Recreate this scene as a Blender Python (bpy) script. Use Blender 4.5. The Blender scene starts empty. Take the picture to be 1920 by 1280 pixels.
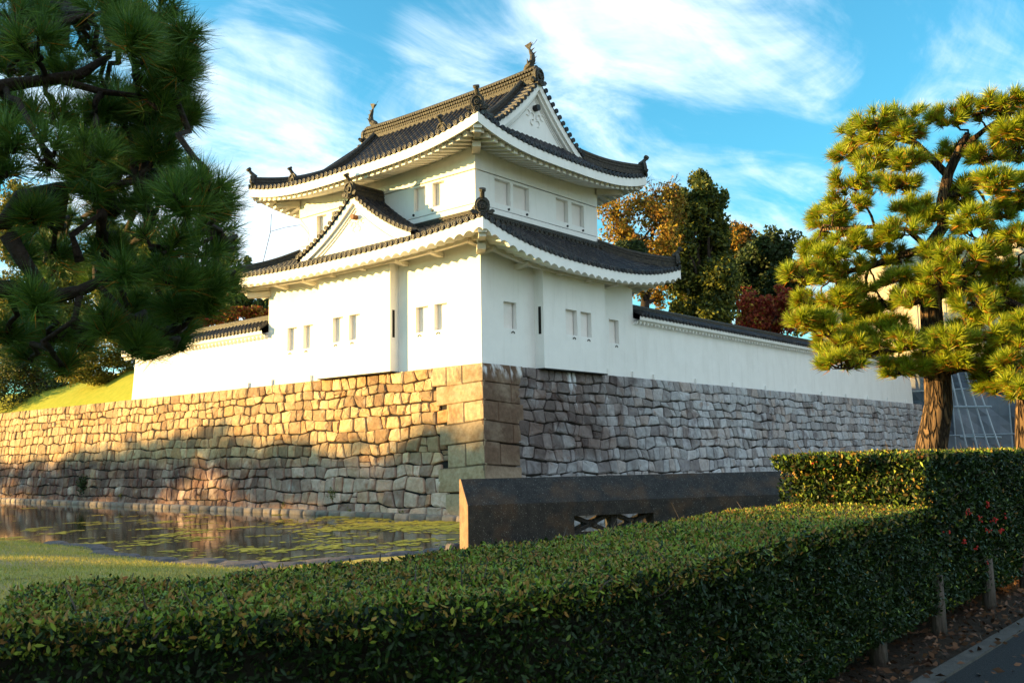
import bpy, math, random
import numpy as np
from mathutils import Vector, Matrix
R = math.radians
random.seed(7); rng = np.random.default_rng(7)
scene = bpy.context.scene
COL = scene.collection

# ------------------------------------------------------------------ camera
F_PX, YAW, PITCH, ROLL = 1762.6, R(40.68855), R(6.95789), R(0.95448)
CAM = np.array([-25.13, -23.07, 2.2])
def cam_rows():
    f = np.array([math.cos(YAW)*math.cos(PITCH), math.sin(YAW)*math.cos(PITCH), math.sin(PITCH)])
    r = np.array([math.sin(YAW), -math.cos(YAW), 0.0]); d = np.cross(f, r)
    c, s = math.cos(ROLL), math.sin(ROLL)
    return np.array([c*r+s*d, -s*r+c*d, f])
RW = cam_rows()
cam_d = bpy.data.cameras.new('camera'); cam = bpy.data.objects.new('camera', cam_d); COL.objects.link(cam)
cam_d.sensor_width = 36; cam_d.lens = F_PX/1920*36; cam_d.clip_start = 0.05; cam_d.clip_end = 5000
M = Matrix([[RW[0][i], -RW[1][i], -RW[2][i], CAM[i]] for i in range(3)] + [[0, 0, 0, 1]])
cam.matrix_world = M
cam_d.dof.use_dof = True; cam_d.dof.focus_distance = 30; cam_d.dof.aperture_fstop = 14
scene.camera = cam
scene.view_settings.view_transform = 'Standard'; scene.view_settings.look = 'None'
scene.view_settings.gamma = 1; scene.view_settings.exposure = 2.0
scene.cycles.max_bounces = 7; scene.cycles.diffuse_bounces = 4; scene.cycles.transparent_max_bounces = 6
scene.cycles.caustics_reflective = False; scene.cycles.caustics_refractive = False

def at(px, dist):                    # a place in the world: direction of a photo pixel, horizontal distance from the camera
    w = RW.T @ np.array([(px[0]-960)/F_PX, (px[1]-640)/F_PX, 1.0])
    return CAM + w/math.hypot(w[0], w[1])*dist
def dirpx(px):
    w = RW.T @ np.array([(px[0]-960)/F_PX, (px[1]-640)/F_PX, 1.0]); return w/np.linalg.norm(w)

# ------------------------------------------------------------------ sun and sky
SUN_AZ, SUN_EL = R(129.5), R(5.6)    # azimuth from +X towards +Y
sd = Vector((math.cos(SUN_AZ)*math.cos(SUN_EL), math.sin(SUN_AZ)*math.cos(SUN_EL), math.sin(SUN_EL)))
sl = bpy.data.lights.new('sun', 'SUN'); sl.energy = 5.0; sl.angle = R(0.55); sl.color = (1.0, 0.65, 0.23)
so = bpy.data.objects.new('sun', sl); COL.objects.link(so)
so.rotation_euler = sd.to_track_quat('Z', 'Y').to_euler()
world = bpy.data.worlds.new('World'); scene.world = world; world.use_nodes = True
def build_world():
    nt = world.node_tree; N = nt.nodes; L = nt.links
    for n in list(N): N.remove(n)
    def math_(op, a, b=None, clamp=False):
        n = N.new('ShaderNodeMath'); n.operation = op; n.use_clamp = clamp
        for i, v in enumerate((a, b)):
            if v is None: continue
            if isinstance(v, (int, float)): n.inputs[i].default_value = v
            else: L.new(v, n.inputs[i])
        return n.outputs[0]
    sky = N.new('ShaderNodeTexSky'); sky.sky_type = 'NISHITA'; sky.sun_disc = False
    sky.sun_elevation = SUN_EL; sky.sun_rotation = R(90)-SUN_AZ
    sky.altitude = 50; sky.air_density = 1.0; sky.dust_density = 0.6; sky.ozone_density = 1.6
    tc = N.new('ShaderNodeTexCoord'); d = tc.outputs['Generated']
    sep = N.new('ShaderNodeSeparateXYZ'); L.new(d, sep.inputs[0])
    # cirrus sheet: direction projected on a high level plane
    den = math_('ADD', math_('MAXIMUM', sep.outputs[2], 0.0), 0.10)
    cx = math_('DIVIDE', sep.outputs[0], den); cy = math_('DIVIDE', sep.outputs[1], den)
    cmb = N.new('ShaderNodeCombineXYZ'); L.new(cx, cmb.inputs[0]); L.new(cy, cmb.inputs[1])
    mp = N.new('ShaderNodeMapping'); mp.inputs['Rotation'].default_value = (0, 0, R(20)); mp.inputs['Scale'].default_value = (0.62, 1.0, 1)
    L.new(cmb.outputs[0], mp.inputs[0])
    n1 = N.new('ShaderNodeTexNoise'); n1.inputs['Scale'].default_value = 2.6; n1.inputs['Detail'].default_value = 11
    n1.inputs['Roughness'].default_value = 0.60; n1.inputs['Distortion'].default_value = 0.9; L.new(mp.outputs[0], n1.inputs['Vector'])
    mp2 = N.new('ShaderNodeMapping'); mp2.inputs['Rotation'].default_value = (0, 0, R(-20)); mp2.inputs['Scale'].default_value = (0.6, 1.7, 1)
    L.new(cmb.outputs[0], mp2.inputs[0])
    n2 = N.new('ShaderNodeTexNoise'); n2.inputs['Scale'].default_value = 2.4; n2.inputs['Detail'].default_value = 10
    n2.inputs['Roughness'].default_value = 0.62; n2.inputs['Distortion'].default_value = 1.2; L.new(mp2.outputs[0], n2.inputs['Vector'])
    base = math_('ADD', math_('MULTIPLY', n1.outputs['Fac'], 1.35), math_('MULTIPLY', n2.outputs['Fac'], 0.65))
    base = math_('SUBTRACT', base, 0.5)
    boost = None                      # where the sheet is thicker or thinner: (pixel or direction, radius in degrees, amount)
    for px, rad, amt in (((430, 420), 15, .36), ((400, 230), 9, .14), ((740, 200), 9, .15), ((900, 160), 8, .10), ((1110, 130), 10, .13), ((1340, 110), 11, .10),
                         ((1170, 270), 8, -.10), ((1400, 400), 9, .10), ((530, 25), 4, .20), ((830, 75), 4, .14), ((1850, 60), 9, .05), ((1650, 480), 10, .10),
                         ((700, 60), 12, -.24), ((590, 150), 6, -.14), ((330, 40), 9, -.16), ((1640, 250), 12, -.12), ((-.25, -.93, .30), 85, .42)):  # last one: unseen bright cloud added behind the camera to lift the shaded walls
        v = dirpx(px) if len(px) == 2 else np.array(px)/np.linalg.norm(px)
        dp = N.new('ShaderNodeVectorMath'); dp.operation = 'DOT_PRODUCT'; L.new(d, dp.inputs[0]); dp.inputs[1].default_value = tuple(v)
        mr = N.new('ShaderNodeMapRange'); mr.interpolation_type = 'SMOOTHSTEP'
        mr.inputs[1].default_value = math.cos(R(rad)); mr.inputs[2].default_value = 1.0; mr.inputs[3].default_value = 0; mr.inputs[4].default_value = amt
        L.new(dp.outputs['Value'], mr.inputs[0])
        boost = mr.outputs[0] if boost is None else math_('ADD', boost, mr.outputs[0])
    m = N.new('ShaderNodeMapRange'); m.interpolation_type = 'SMOOTHSTEP'
    m.inputs[1].default_value = 0.36; m.inputs[2].default_value = 1.05; m.inputs[4].default_value = 0.92
    L.new(math_('ADD', base, boost), m.inputs[0])
    hsv = N.new('ShaderNodeMix'); hsv.data_type = 'RGBA'; hsv.blend_type = 'MULTIPLY'; hsv.inputs[0].default_value = 1
    L.new(sky.outputs[0], hsv.inputs[6]); hsv.inputs[7].default_value = SKY_TINT
    mix = N.new('ShaderNodeMix'); mix.data_type = 'RGBA'
    L.new(m.outputs[0], mix.inputs[0]); L.new(hsv.outputs[2], mix.inputs[6]); mix.inputs[7].default_value = CLOUD
    bg = N.new('ShaderNodeBackground'); bg.inputs[1].default_value = SKY_STRENGTH
    L.new(mix.outputs[2], bg.inputs[0])
    out = N.new('ShaderNodeOutputWorld'); L.new(bg.outputs[0], out.inputs[0])
SKY_TINT = (0.48, 1.30, 1.50, 1); CLOUD = (3.75, 4.2, 4.6, 1); SKY_STRENGTH = 0.09
build_world()

# ------------------------------------------------------------------ helpers
class MB:
    def __init__(s): s.v = []; s.f = []; s.m = []
    def add(s, vs, fs, mi=0):
        o = len(s.v); s.v.extend([tuple(map(float, p)) for p in vs]); s.f.extend([tuple(i+o for i in f) for f in fs]); s.m.extend([mi]*len(fs))
    def quad(s, a, b, c, d, mi=0): s.add([a, b, c, d], [(0, 1, 2, 3)], mi)
    def box(s, x0, x1, y0, y1, z0, z1, mi=0):
        s.add([(x0,y0,z0),(x1,y0,z0),(x1,y1,z0),(x0,y1,z0),(x0,y0,z1),(x1,y0,z1),(x1,y1,z1),(x0,y1,z1)],
              [(0,3,2,1),(4,5,6,7),(0,1,5,4),(1,2,6,5),(2,3,7,6),(3,0,4,7)], mi)
    def hexa(s, b, t, mi=0):          # four bottom and four top corners
        s.add(list(b)+list(t), [(0,3,2,1),(4,5,6,7),(0,1,5,4),(1,2,6,5),(2,3,7,6),(3,0,4,7)], mi)
    def bar(s, a, b, w, h, mi=0):     # rectangular bar between two points
        a = np.array(a, float); b = np.array(b, float); t = b-a; t /= np.linalg.norm(t)
        up = np.array([0, 0, 1.0]) if abs(t[2]) < .95 else np.array([1.0, 0, 0])
        l = np.cross(t, up); l /= np.linalg.norm(l); u = np.cross(l, t)
        c = [(-w, -h), (w, -h), (w, h), (-w, h)]
        s.hexa([a+l*x/2+u*y/2 for x, y in c], [b+l*x/2+u*y/2 for x, y in c], mi)
    def grid(s, P, mi=0, flip=False): # P[i][j]
        n, k = len(P), len(P[0]); vs = [p for row in P for p in row]
        fs = []
        for i in range(n-1):
            for j in range(k-1):
                q = (i*k+j, (i+1)*k+j, (i+1)*k+j+1, i*k+j+1)
                fs.append(q[::-1] if flip else q)
        s.add(vs, fs, mi)
    def sweep(s, path, prof, mi=0, caps=True):
        path = [np.array(p, float) for p in path]; k = len(prof); vs = []
        for i, p in enumerate(path):
            t = path[min(i+1, len(path)-1)]-path[max(i-1, 0)]
            l = np.array([t[1], -t[0], 0.0]); l /= (np.linalg.norm(l)+1e-9)
            for a, z in prof: vs.append(p+l*a+np.array([0, 0, z]))
        fs = []
        for i in range(len(path)-1):
            for j in range(k):
                jj = (j+1) % k; fs.append((i*k+j, i*k+jj, (i+1)*k+jj, (i+1)*k+j))
        if caps: fs += [tuple(range(k))[::-1], tuple(range((len(path)-1)*k, len(path)*k))]
        s.add(vs, fs, mi)
    def tube(s, path, rad, n=7, mi=0, rough=0.0):
        path = [np.array(p, float) for p in path]; vs = []
        ref = np.array([0.3, 0.5, 0.81])
        for i, p in enumerate(path):
            t = path[min(i+1, len(path)-1)]-path[max(i-1, 0)]; t = t/(np.linalg.norm(t)+1e-9)
            a = np.cross(t, ref); a /= (np.linalg.norm(a)+1e-9); b = np.cross(t, a)
            r = rad[i] if hasattr(rad, '__len__') else rad
            for j in range(n):
                th = 2*math.pi*j/n; rr = r*(1+(random.uniform(-rough, rough) if rough else 0))
                vs.append(p+(a*math.cos(th)+b*math.sin(th))*rr)
        fs = [(i*n+j, i*n+(j+1) % n, (i+1)*n+(j+1) % n, (i+1)*n+j) for i in range(len(path)-1) for j in range(n)]
        fs += [tuple(range(n))[::-1], tuple(range((len(path)-1)*n, len(path)*n))]
        s.add(vs, fs, mi)
    def prism(s, outline, axis, a0, a1, mi=0):    # outline of (p,q) extruded along an axis: 'x': (y,z), 'y': (x,z)
        f = (lambda p, a: (a, p[0], p[1])) if axis == 'x' else (lambda p, a: (p[0], a, p[1])) if axis == 'y' else (lambda p, a: (p[0], p[1], a))
        n = len(outline); vs = [f(p, a0) for p in outline]+[f(p, a1) for p in outline]
        fs = [tuple(range(n)), tuple(range(2*n-1, n-1, -1))]+[(i, i+n, (i+1) % n+n, (i+1) % n) for i in range(n)]
        s.add(vs, fs, mi)
    def xform(s, mat, start=0):
        for i in range(start, len(s.v)): s.v[i] = tuple(mat @ Vector(s.v[i]))
    def build(s, name, mats, parent=None, smooth=False, fixn=True):
        me = bpy.data.meshes.new(name); me.from_pydata(s.v, [], s.f)
        mats = mats if isinstance(mats, (list, tuple)) else [mats]
        for m in mats: me.materials.append(m)
        if len(mats) > 1: me.polygons.foreach_set('material_index', s.m)
        if smooth: me.polygons.foreach_set('use_smooth', [True]*len(me.polygons))
        me.update()
        if fixn:
            import bmesh
            bm = bmesh.new(); bm.from_mesh(me); bmesh.ops.recalc_face_normals(bm, faces=bm.faces); bm.to_mesh(me); bm.free()
        return link(name, me, parent)
def link(name, data, parent=None):
    o = bpy.data.objects.new(name, data); COL.objects.link(o)
    if parent is not None:
        o.parent = parent; bpy_loc = parent.location
        o.matrix_parent_inverse = Matrix.Translation(-bpy_loc) if parent.parent is None else Matrix.Translation((0, 0, 0))
    return o
def np_mesh(name, V, k, mats, parent=None, midx=None, smooth=False):    # V: (n*k,3) -> n faces of k corners
    n = len(V)//k; me = bpy.data.meshes.new(name)
    me.vertices.add(len(V)); me.vertices.foreach_set('co', np.ascontiguousarray(V, dtype=np.float32).ravel())
    me.loops.add(len(V)); me.loops.foreach_set('vertex_index', np.arange(len(V), dtype=np.int32))
    me.polygons.add(n); me.polygons.foreach_set('loop_start', np.arange(0, n*k, k, dtype=np.int32))
    mats = mats if isinstance(mats, (list, tuple)) else [mats]
    for m in mats: me.materials.append(m)
    if midx is not None: me.polygons.foreach_set('material_index', np.asarray(midx, dtype=np.int32))
    me.update(calc_edges=True); me.validate()
    return link(name, me, parent)
def tag(o, label, cat, group=None, kind=None):
    if label: o['label'] = label
    if cat: o['category'] = cat
    if group: o['group'] = group
    if kind: o['kind'] = kind
    return o
def thing(name, label, cat, loc=(0, 0, 0), group=None):
    o = bpy.data.objects.new(name, None); COL.objects.link(o); o.location = tuple(float(c) for c in loc); o.empty_display_size = .3
    return tag(o, label, cat, group)
def struct(o): o['kind'] = 'structure'; return o

# ------------------------------------------------------------------ materials
def mat(name, c1, c2=None, scale=4.0, rough=0.8, bump=0.0, bscale=30.0, spec=0.3, island=None, trans=0.0, stretch=None, extra=None, detail=6):
    m = bpy.data.materials.new(name); m.use_nodes = True; nt = m.node_tree; N, L = nt.nodes, nt.links
    b = N['Principled BSDF']; b.inputs['Roughness'].default_value = rough; b.inputs['Specular IOR Level'].default_value = spec
    geo = N.new('ShaderNodeNewGeometry'); vec = geo.outputs['Position']
    if stretch:
        mp = N.new('ShaderNodeMapping'); mp.inputs['Scale'].default_value = stretch; L.new(vec, mp.inputs[0]); vec = mp.outputs[0]
    c2 = c2 or tuple(x*.85 for x in c1)
    no = N.new('ShaderNodeTexNoise'); no.inputs['Scale'].default_value = scale; no.inputs['Detail'].default_value = detail; no.inputs['Roughness'].default_value = .6
    L.new(vec, no.inputs['Vector'])
    rp = N.new('ShaderNodeValToRGB'); rp.color_ramp.elements[0].position = .35; rp.color_ramp.elements[1].position = .65
    rp.color_ramp.elements[0].color = (*c1, 1); rp.color_ramp.elements[1].color = (*c2, 1); L.new(no.outputs['Fac'], rp.inputs[0])
    col = rp.outputs[0]
    if island:                       # list of (pos, colour): tone per loose piece
        r2 = N.new('ShaderNodeValToRGB'); e = r2.color_ramp.elements
        while len(e) < len(island): e.new(0.5)
        for k, (p, c) in enumerate(island): e[k].position = p; e[k].color = (*c, 1)
        L.new(geo.outputs['Random Per Island'], r2.inputs[0])
        mx = N.new('ShaderNodeMix'); mx.data_type = 'RGBA'; mx.blend_type = 'MULTIPLY'; mx.inputs[0].default_value = 1
        L.new(col, mx.inputs[6]); L.new(r2.outputs[0], mx.inputs[7]); col = mx.outputs[2]
    if extra: col = extra(nt, geo, col)
    L.new(col, b.inputs['Base Color'])
    if bump:
        nb = N.new('ShaderNodeTexNoise'); nb.inputs['Scale'].default_value = bscale; nb.inputs['Detail'].default_value = 5; L.new(vec, nb.inputs['Vector'])
        bp = N.new('ShaderNodeBump'); bp.inputs['Strength'].default_value = bump; bp.inputs['Distance'].default_value = .05
        L.new(nb.outputs['Fac'], bp.inputs['Height']); L.new(bp.outputs[0], b.inputs['Normal'])
    if trans:
        tr = N.new('ShaderNodeBsdfTranslucent'); L.new(col, tr.inputs[0])
        ms = N.new('ShaderNodeMixShader'); ms.inputs[0].default_value = trans
        L.new(b.outputs[0], ms.inputs[1]); L.new(tr.outputs[0], ms.inputs[2]); L.new(ms.outputs[0], N['Material Output'].inputs[0])
    return m
def mask_mix(nt, col, fac, colour, blend='MIX'):
    mx = nt.nodes.new('ShaderNodeMix'); mx.data_type = 'RGBA'; mx.blend_type = blend
    nt.links.new(fac, mx.inputs[0]); nt.links.new(col, mx.inputs[6]); mx.inputs[7].default_value = (*colour, 1); return mx.outputs[2]
def nnoise(nt, geo, scale, lo, hi, stretch=(1, 1, 1), detail=5, amt=1.0):
    N, L = nt.nodes, nt.links
    mp = N.new('ShaderNodeMapping'); mp.inputs['Scale'].default_value = stretch; L.new(geo.outputs['Position'], mp.inputs[0])
    n = N.new('ShaderNodeTexNoise'); n.inputs['Scale'].default_value = scale; n.inputs['Detail'].default_value = detail; L.new(mp.outputs[0], n.inputs['Vector'])
    r = N.new('ShaderNodeMapRange'); r.inputs[1].default_value = lo; r.inputs[2].default_value = hi; r.inputs[4].default_value = amt; L.new(n.outputs['Fac'], r.inputs[0]); return r.outputs[0]
def nrange(nt, geo, axis, lo, hi):
    N, L = nt.nodes, nt.links
    s = N.new('ShaderNodeSeparateXYZ'); L.new(geo.outputs['Position'], s.inputs[0])
    r = N.new('ShaderNodeMapRange'); r.interpolation_type = 'SMOOTHSTEP'; r.inputs[1].default_value = lo; r.inputs[2].default_value = hi; L.new(s.outputs[axis], r.inputs[0]); return r.outputs[0]
def nmul(nt, *fs):
    o = fs[0]
    for f in fs[1:]:
        n = nt.nodes.new('ShaderNodeMath'); n.operation = 'MULTIPLY'; nt.links.new(o, n.inputs[0]); nt.links.new(f, n.inputs[1]); o = n.outputs[0]
    return o

def plaster_extra(nt, geo, col):
    f = nnoise(nt, geo, 1.1, .50, .75, (1, 1, .22), amt=.20); col = mask_mix(nt, col, f, (.50, .47, .43))
    f = nnoise(nt, geo, 5, .56, .7, (1, 1, .12), amt=.12); return mask_mix(nt, col, f, (.42, .40, .37))
PLASTER = mat('white_plaster', (.80, .79, .77), (.76, .75, .73), 1.5, .85, .06, 18, .2, extra=plaster_extra)
WOODWHITE = mat('whitewashed_wood', (.70, .66, .58), (.62, .57, .50), 3, .8, .05, 25, .2)
SHUTTER = mat('shutter_plaster', (.77, .72, .69), (.72, .68, .65), 3, .85)
DARKGAP = mat('dark_opening', (.012, .011, .010), rough=.9)
IRON = mat('black_iron', (.02, .02, .022), rough=.6)
TILE = mat('grey_roof_tile', (.018, .018, .024), (.042, .040, .043), 7, .5, .25, 40, .32,
           island=[(0, (.6, .6, .62)), (.5, (1, 1, 1)), (1, (1.55, 1.5, 1.4))],
           extra=lambda nt, g, c: mask_mix(nt, c, nnoise(nt, g, 2.2, .55, .8, amt=.5), (.16, .13, .09)))
RIDGE = mat('weathered_ridge_tile', (.014, .014, .016), (.065, .054, .036), 12, .55, .7, 26, .3)
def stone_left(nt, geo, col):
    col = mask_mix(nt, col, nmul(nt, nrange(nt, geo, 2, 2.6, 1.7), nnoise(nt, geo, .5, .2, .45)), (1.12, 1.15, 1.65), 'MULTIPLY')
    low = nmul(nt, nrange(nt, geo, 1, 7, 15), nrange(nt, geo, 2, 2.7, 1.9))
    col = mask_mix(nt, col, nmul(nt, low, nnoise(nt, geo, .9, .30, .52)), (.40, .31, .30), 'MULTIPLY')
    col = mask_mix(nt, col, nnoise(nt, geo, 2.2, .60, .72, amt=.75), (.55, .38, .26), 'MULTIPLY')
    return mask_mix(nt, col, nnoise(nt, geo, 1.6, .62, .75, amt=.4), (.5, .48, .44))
STONE_ISL = [(0, (.50, .42, .40)), (.2, (.85, .80, .76)), (.5, (1.1, 1.06, 1.0)), (.7, (.95, .74, .56)), (.85, (1.45, 1.42, 1.38)), (1, (.42, .33, .32))]
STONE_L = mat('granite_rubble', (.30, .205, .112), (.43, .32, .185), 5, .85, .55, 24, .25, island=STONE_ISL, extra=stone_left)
def stone_right(nt, geo, col):
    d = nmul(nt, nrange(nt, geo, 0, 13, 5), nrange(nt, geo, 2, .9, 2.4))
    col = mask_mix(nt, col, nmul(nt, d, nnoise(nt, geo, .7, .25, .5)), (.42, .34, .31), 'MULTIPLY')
    col = mask_mix(nt, col, nnoise(nt, geo, 1.0, .57, .68, amt=.75), (.36, .30, .29), 'MULTIPLY')
    col = mask_mix(nt, col, nnoise(nt, geo, 1.7, .62, .7, amt=.5), (.62, .36, .22), 'MULTIPLY')
    w = nmul(nt, nnoise(nt, geo, 1.6, .60, .70, (1, 1, .18)), nrange(nt, geo, 2, 3.9, 4.6), nrange(nt, geo, 0, 9.5, 7.5))
    return mask_mix(nt, col, w, (.62, .63, .66))
STONE_R = mat('grey_rubble', (.26, .26, .27), (.37, .37, .375), 5, .85, .55, 24, .25,
              island=[(0, (.62, .55, .52)), (.25, (.95, .95, .95)), (.5, (1.2, 1.2, 1.2)), (.72, (1.0, .85, .76)), (.9, (1.35, 1.36, 1.38)), (1, (.52, .45, .44))], extra=stone_right)
def quoin_extra(nt, geo, col):
    s = nmul(nt, nrange(nt, geo, 1, -.9, -1.15 + .0), nrange(nt, geo, 2, 0, .1))
    return mask_mix(nt, col, nnoise(nt, geo, 1.1, .5, .68, amt=.7), (.62, .47, .33), 'MULTIPLY')
QUOIN = mat('dressed_granite', (.25, .185, .115), (.35, .275, .185), 7, .85, .7, 34, .25, island=[(0, (.68, .62, .55)), (.5, (1, 1, 1)), (1, (1.25, 1.18, 1.1))], extra=quoin_extra)
def quoin_r_extra(nt, geo, col):
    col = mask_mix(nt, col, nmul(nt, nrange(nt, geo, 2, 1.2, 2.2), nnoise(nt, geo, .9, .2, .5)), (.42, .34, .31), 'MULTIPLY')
    return mask_mix(nt, col, nmul(nt, nnoise(nt, geo, 4, .48, .62, (1, 1, .3)), nrange(nt, geo, 2, 4.95, 5.35)), (.60, .58, .58))
QUOIN_R = mat('stained_granite', (.23, .17, .12), (.33, .26, .19), 7, .85, .7, 34, .25, island=[(0, (.75, .7, .66)), (.5, (1, 1, 1)), (1, (1.1, 1.05, 1))], extra=quoin_r_extra)
JOINT = mat('joint_dark', (.014, .011, .009), rough=.95)
KERBSTONE = mat('foot_stone', (.27, .225, .19), (.19, .16, .14), 5, .85, .4, 30, island=[(0, (.7, .68, .66)), (1, (1.25, 1.2, 1.15))])
BARK = mat('pine_bark', (.17, .105, .055), (.10, .062, .036), 9, .9, .9, 30, .2, stretch=(1, 1, .25))
def furrows(m, strength, dist):
    nt = m.node_tree; N, L = nt.nodes, nt.links; b = N['Principled BSDF']; g = N.new('ShaderNodeNewGeometry'); mp = N.new('ShaderNodeMapping'); mp.inputs['Scale'].default_value = (1, 1, .22); L.new(g.outputs['Position'], mp.inputs[0])
    v = N.new('ShaderNodeTexVoronoi'); v.feature = 'DISTANCE_TO_EDGE'; v.inputs['Scale'].default_value = 15; n = N.new('ShaderNodeTexNoise'); n.inputs['Scale'].default_value = 9; L.new(mp.outputs[0], n.inputs['Vector'])
    ad = N.new('ShaderNodeVectorMath'); ad.operation = 'MULTIPLY_ADD'; L.new(n.outputs['Color'], ad.inputs[0]); ad.inputs[1].default_value = (.16,)*3; L.new(mp.outputs[0], ad.inputs[2]); L.new(ad.outputs[0], v.inputs['Vector'])
    r = N.new('ShaderNodeMapRange'); r.inputs[2].default_value = .22; L.new(v.outputs['Distance'], r.inputs[0])
    bp = N.new('ShaderNodeBump'); bp.inputs['Strength'].default_value = strength; bp.inputs['Distance'].default_value = dist; L.new(r.outputs[0], bp.inputs['Height']); L.new(bp.outputs[0], b.inputs['Normal'])
    src = b.inputs['Base Color'].links[0].from_socket; mx = N.new('ShaderNodeMix'); mx.data_type = 'RGBA'; L.new(r.outputs[0], mx.inputs[0]); mx.inputs[6].default_value = (.02, .013, .01, 1); L.new(src, mx.inputs[7]); L.new(mx.outputs[2], b.inputs['Base Color'])
furrows(BARK, 1.0, .06)
BARKDARK = mat('dark_bark', (.05, .036, .027), (.028, .022, .018), 9, .9, .8, 30, .15)
TWIG = mat('grey_twig', (.10, .075, .06), rough=.9)

# ------------------------------------------------------------------ castle turret
turret = thing('corner_turret', 'white plastered two-storey castle turret with grey tiled roofs, on the corner of the stone rampart', 'castle turret', (5, 6.7, 5.58))

def wall_face(mb, frame, a0, a1, z0, z1, holes):
    """plane wall with rectangular holes; frame(a, depth, z) -> point (depth > 0 goes into the wall)"""
    A = sorted({a0, a1, *[h for q in holes for h in q[:2]]}); Z = sorted({z0, z1, *[h for q in holes for h in q[2:]]})
    for i in range(len(A)-1):
        for j in range(len(Z)-1):
            ca, cz = (A[i]+A[i+1])/2, (Z[j]+Z[j+1])/2
            if any(h[0] < ca < h[1] and h[2] < cz < h[3] for h in holes): continue
            mb.quad(frame(A[i], 0, Z[j]), frame(A[i+1], 0, Z[j]), frame(A[i+1], 0, Z[j+1]), frame(A[i], 0, Z[j+1]))
def window(parent, frame, q, far, hook='arch'):
    """recessed window; far = which end (0/1) of (a0,a1) is away from the corner: the shutter leaves its gap there"""
    a0, a1, z0, z1 = q; D = .27
    m = MB()
    for A, B in (((a0, z0), (a1, z0)), ((a1, z0), (a1, z1)), ((a1, z1), (a0, z1)), ((a0, z1), (a0, z0))):
        m.quad(frame(A[0], 0, A[1]), frame(B[0], 0, B[1]), frame(B[0], D, B[1]), frame(A[0], D, A[1]))
    m.quad(frame(a0, D, z0), frame(a1, D, z0), frame(a1, D, z1), frame(a0, D, z1), 1)
    w = m.build('window', [PLASTER, DARKGAP], parent)
    s = MB(); g = .035
    g = g if hook == 'round' or frame(0, 1, 0)[0] == 0 else .008
    b0, b1 = (a0+.003, a1-g-.012) if far else (a0+g+.02, a1-.003)
    P = lambda a, d, z: frame(a, d, z)
    s.hexa([P(b0, .19, z0+.003), P(b1, .19, z0+.003), P(b1, .255, z0+.003), P(b0, .255, z0+.003)], [P(b0, .19, z1-.003), P(b1, .19, z1-.003), P(b1, .255, z1-.003), P(b0, .255, z1-.003)])
    s.build('shutter', SHUTTER, w)
    h = MB(); ac = (a0+a1)/2 + (.14 if far else -.14); zh = z0-.17
    if hook == 'arch':
        pts = [P(ac+.085*math.cos(t), -.02, zh+.075*math.sin(t)) for t in np.linspace(0, math.pi, 8)]
        h.tube(pts, .017, 5)
    else:
        pts = [P(ac+(.2 if far else -.2), d, zh+.03) for d in (-.05, .01)]; h.tube(pts, .05, 8)
    h.build('shutter_hook', IRON, w)

X0, X1, Y0, Y1 = .1, 10.2, .1, 13.4
FW = lambda x: (lambda a, d, z: (x+d, a, z))      # west-facing wall (left in the photo)
FS = lambda y: (lambda a, d, z: (a, y+d, z))      # south-facing wall (right)
FE = lambda x: (lambda a, d, z: (x-d, a, z)); FN = lambda y: (lambda a, d, z: (a, y-d, z))
ZB, ZT = 5.56, 10.35; ZTB = {'W': 10.2, 'S': 9.85}
ww = [(1.86, 2.55, 7.05, 8.06), (2.88, 3.58, 7.05, 8.06), (10.08, 10.78, 7.05, 8.09), (11.25, 11.95, 7.05, 8.09)]
ws = [(1.36, 2.11, 7.02, 8.05), (8.3, 9.04, 7.02, 8.05)]
lw = MB()
wall_face(lw, FW(X0), Y0, Y1, ZB, ZT, ww); wall_face(lw, FS(Y0), X0, X1, ZB, ZT, ws)
wall_face(lw, FE(X1), Y0, Y1, ZB, ZT, []); wall_face(lw, FN(Y1), X0, X1, ZB, ZT, [])
lw.box(X0-.05, X0+.35, Y0-.05, Y0+.2, ZB-.02, ZB+.17)
LW = lw.build('lower_wall', PLASTER, turret)
for q in ww: window(LW, FW(X0), q, 1)
for q in ws: window(LW, FS(Y0), q, 1)
# stone-dropping bays
BW, BS = X0-.45, Y0-.46
bw = [(6.42, 7.10, 7.05, 8.10), (7.48, 8.16, 7.05, 8.10)]; bs = [(4.62, 5.38, 7.02, 8.05), (5.62, 6.36, 7.02, 8.05)]
m = MB(); ZT = ZTB['W']; wall_face(m, FW(BW), 4.58, 9.12, 5.60, ZT, bw)
m.quad((BW, 4.58, 5.6), (X0, 4.58, 5.6), (X0, 4.58, ZT), (BW, 4.58, ZT)); m.quad((BW, 9.12, 5.6), (X0, 9.12, 5.6), (X0, 9.12, ZT), (BW, 9.12, ZT))
m.box(BW-.02, X0, 4.55, 9.15, 5.55, 5.60, 1)
b1 = m.build('drop_bay', [PLASTER, DARKGAP], turret)
for q in bw: window(b1, FW(BW), q, 1)
m = MB(); m.box(BW+.12, BW+.24, 4.57, 4.60, 6.95, 8.05); m.build('arrow_slit', DARKGAP, b1)
ZT = ZTB['S']; m = MB(); wall_face(m, FS(BS), 3.2, 7.38, 5.58, ZT, bs)
m.quad((3.2, BS, 5.58), (3.2, Y0, 5.58), (3.2, Y0, ZT), (3.2, BS, ZT)); m.quad((7.38, BS, 5.58), (7.38, Y0, 5.58), (7.38, Y0, ZT), (7.38, BS, ZT))
m.box(3.17, 7.41, BS-.02, Y0, 5.53, 5.58, 1)
b2 = m.build('drop_bay', [PLASTER, DARKGAP], turret)
for q in bs: window(b2, FS(BS), q, 1)
m = MB(); m.box(3.18, 3.21, BS+.13, BS+.25, 6.92, 8.0); m.build('arrow_slit', DARKGAP, b2)
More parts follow.
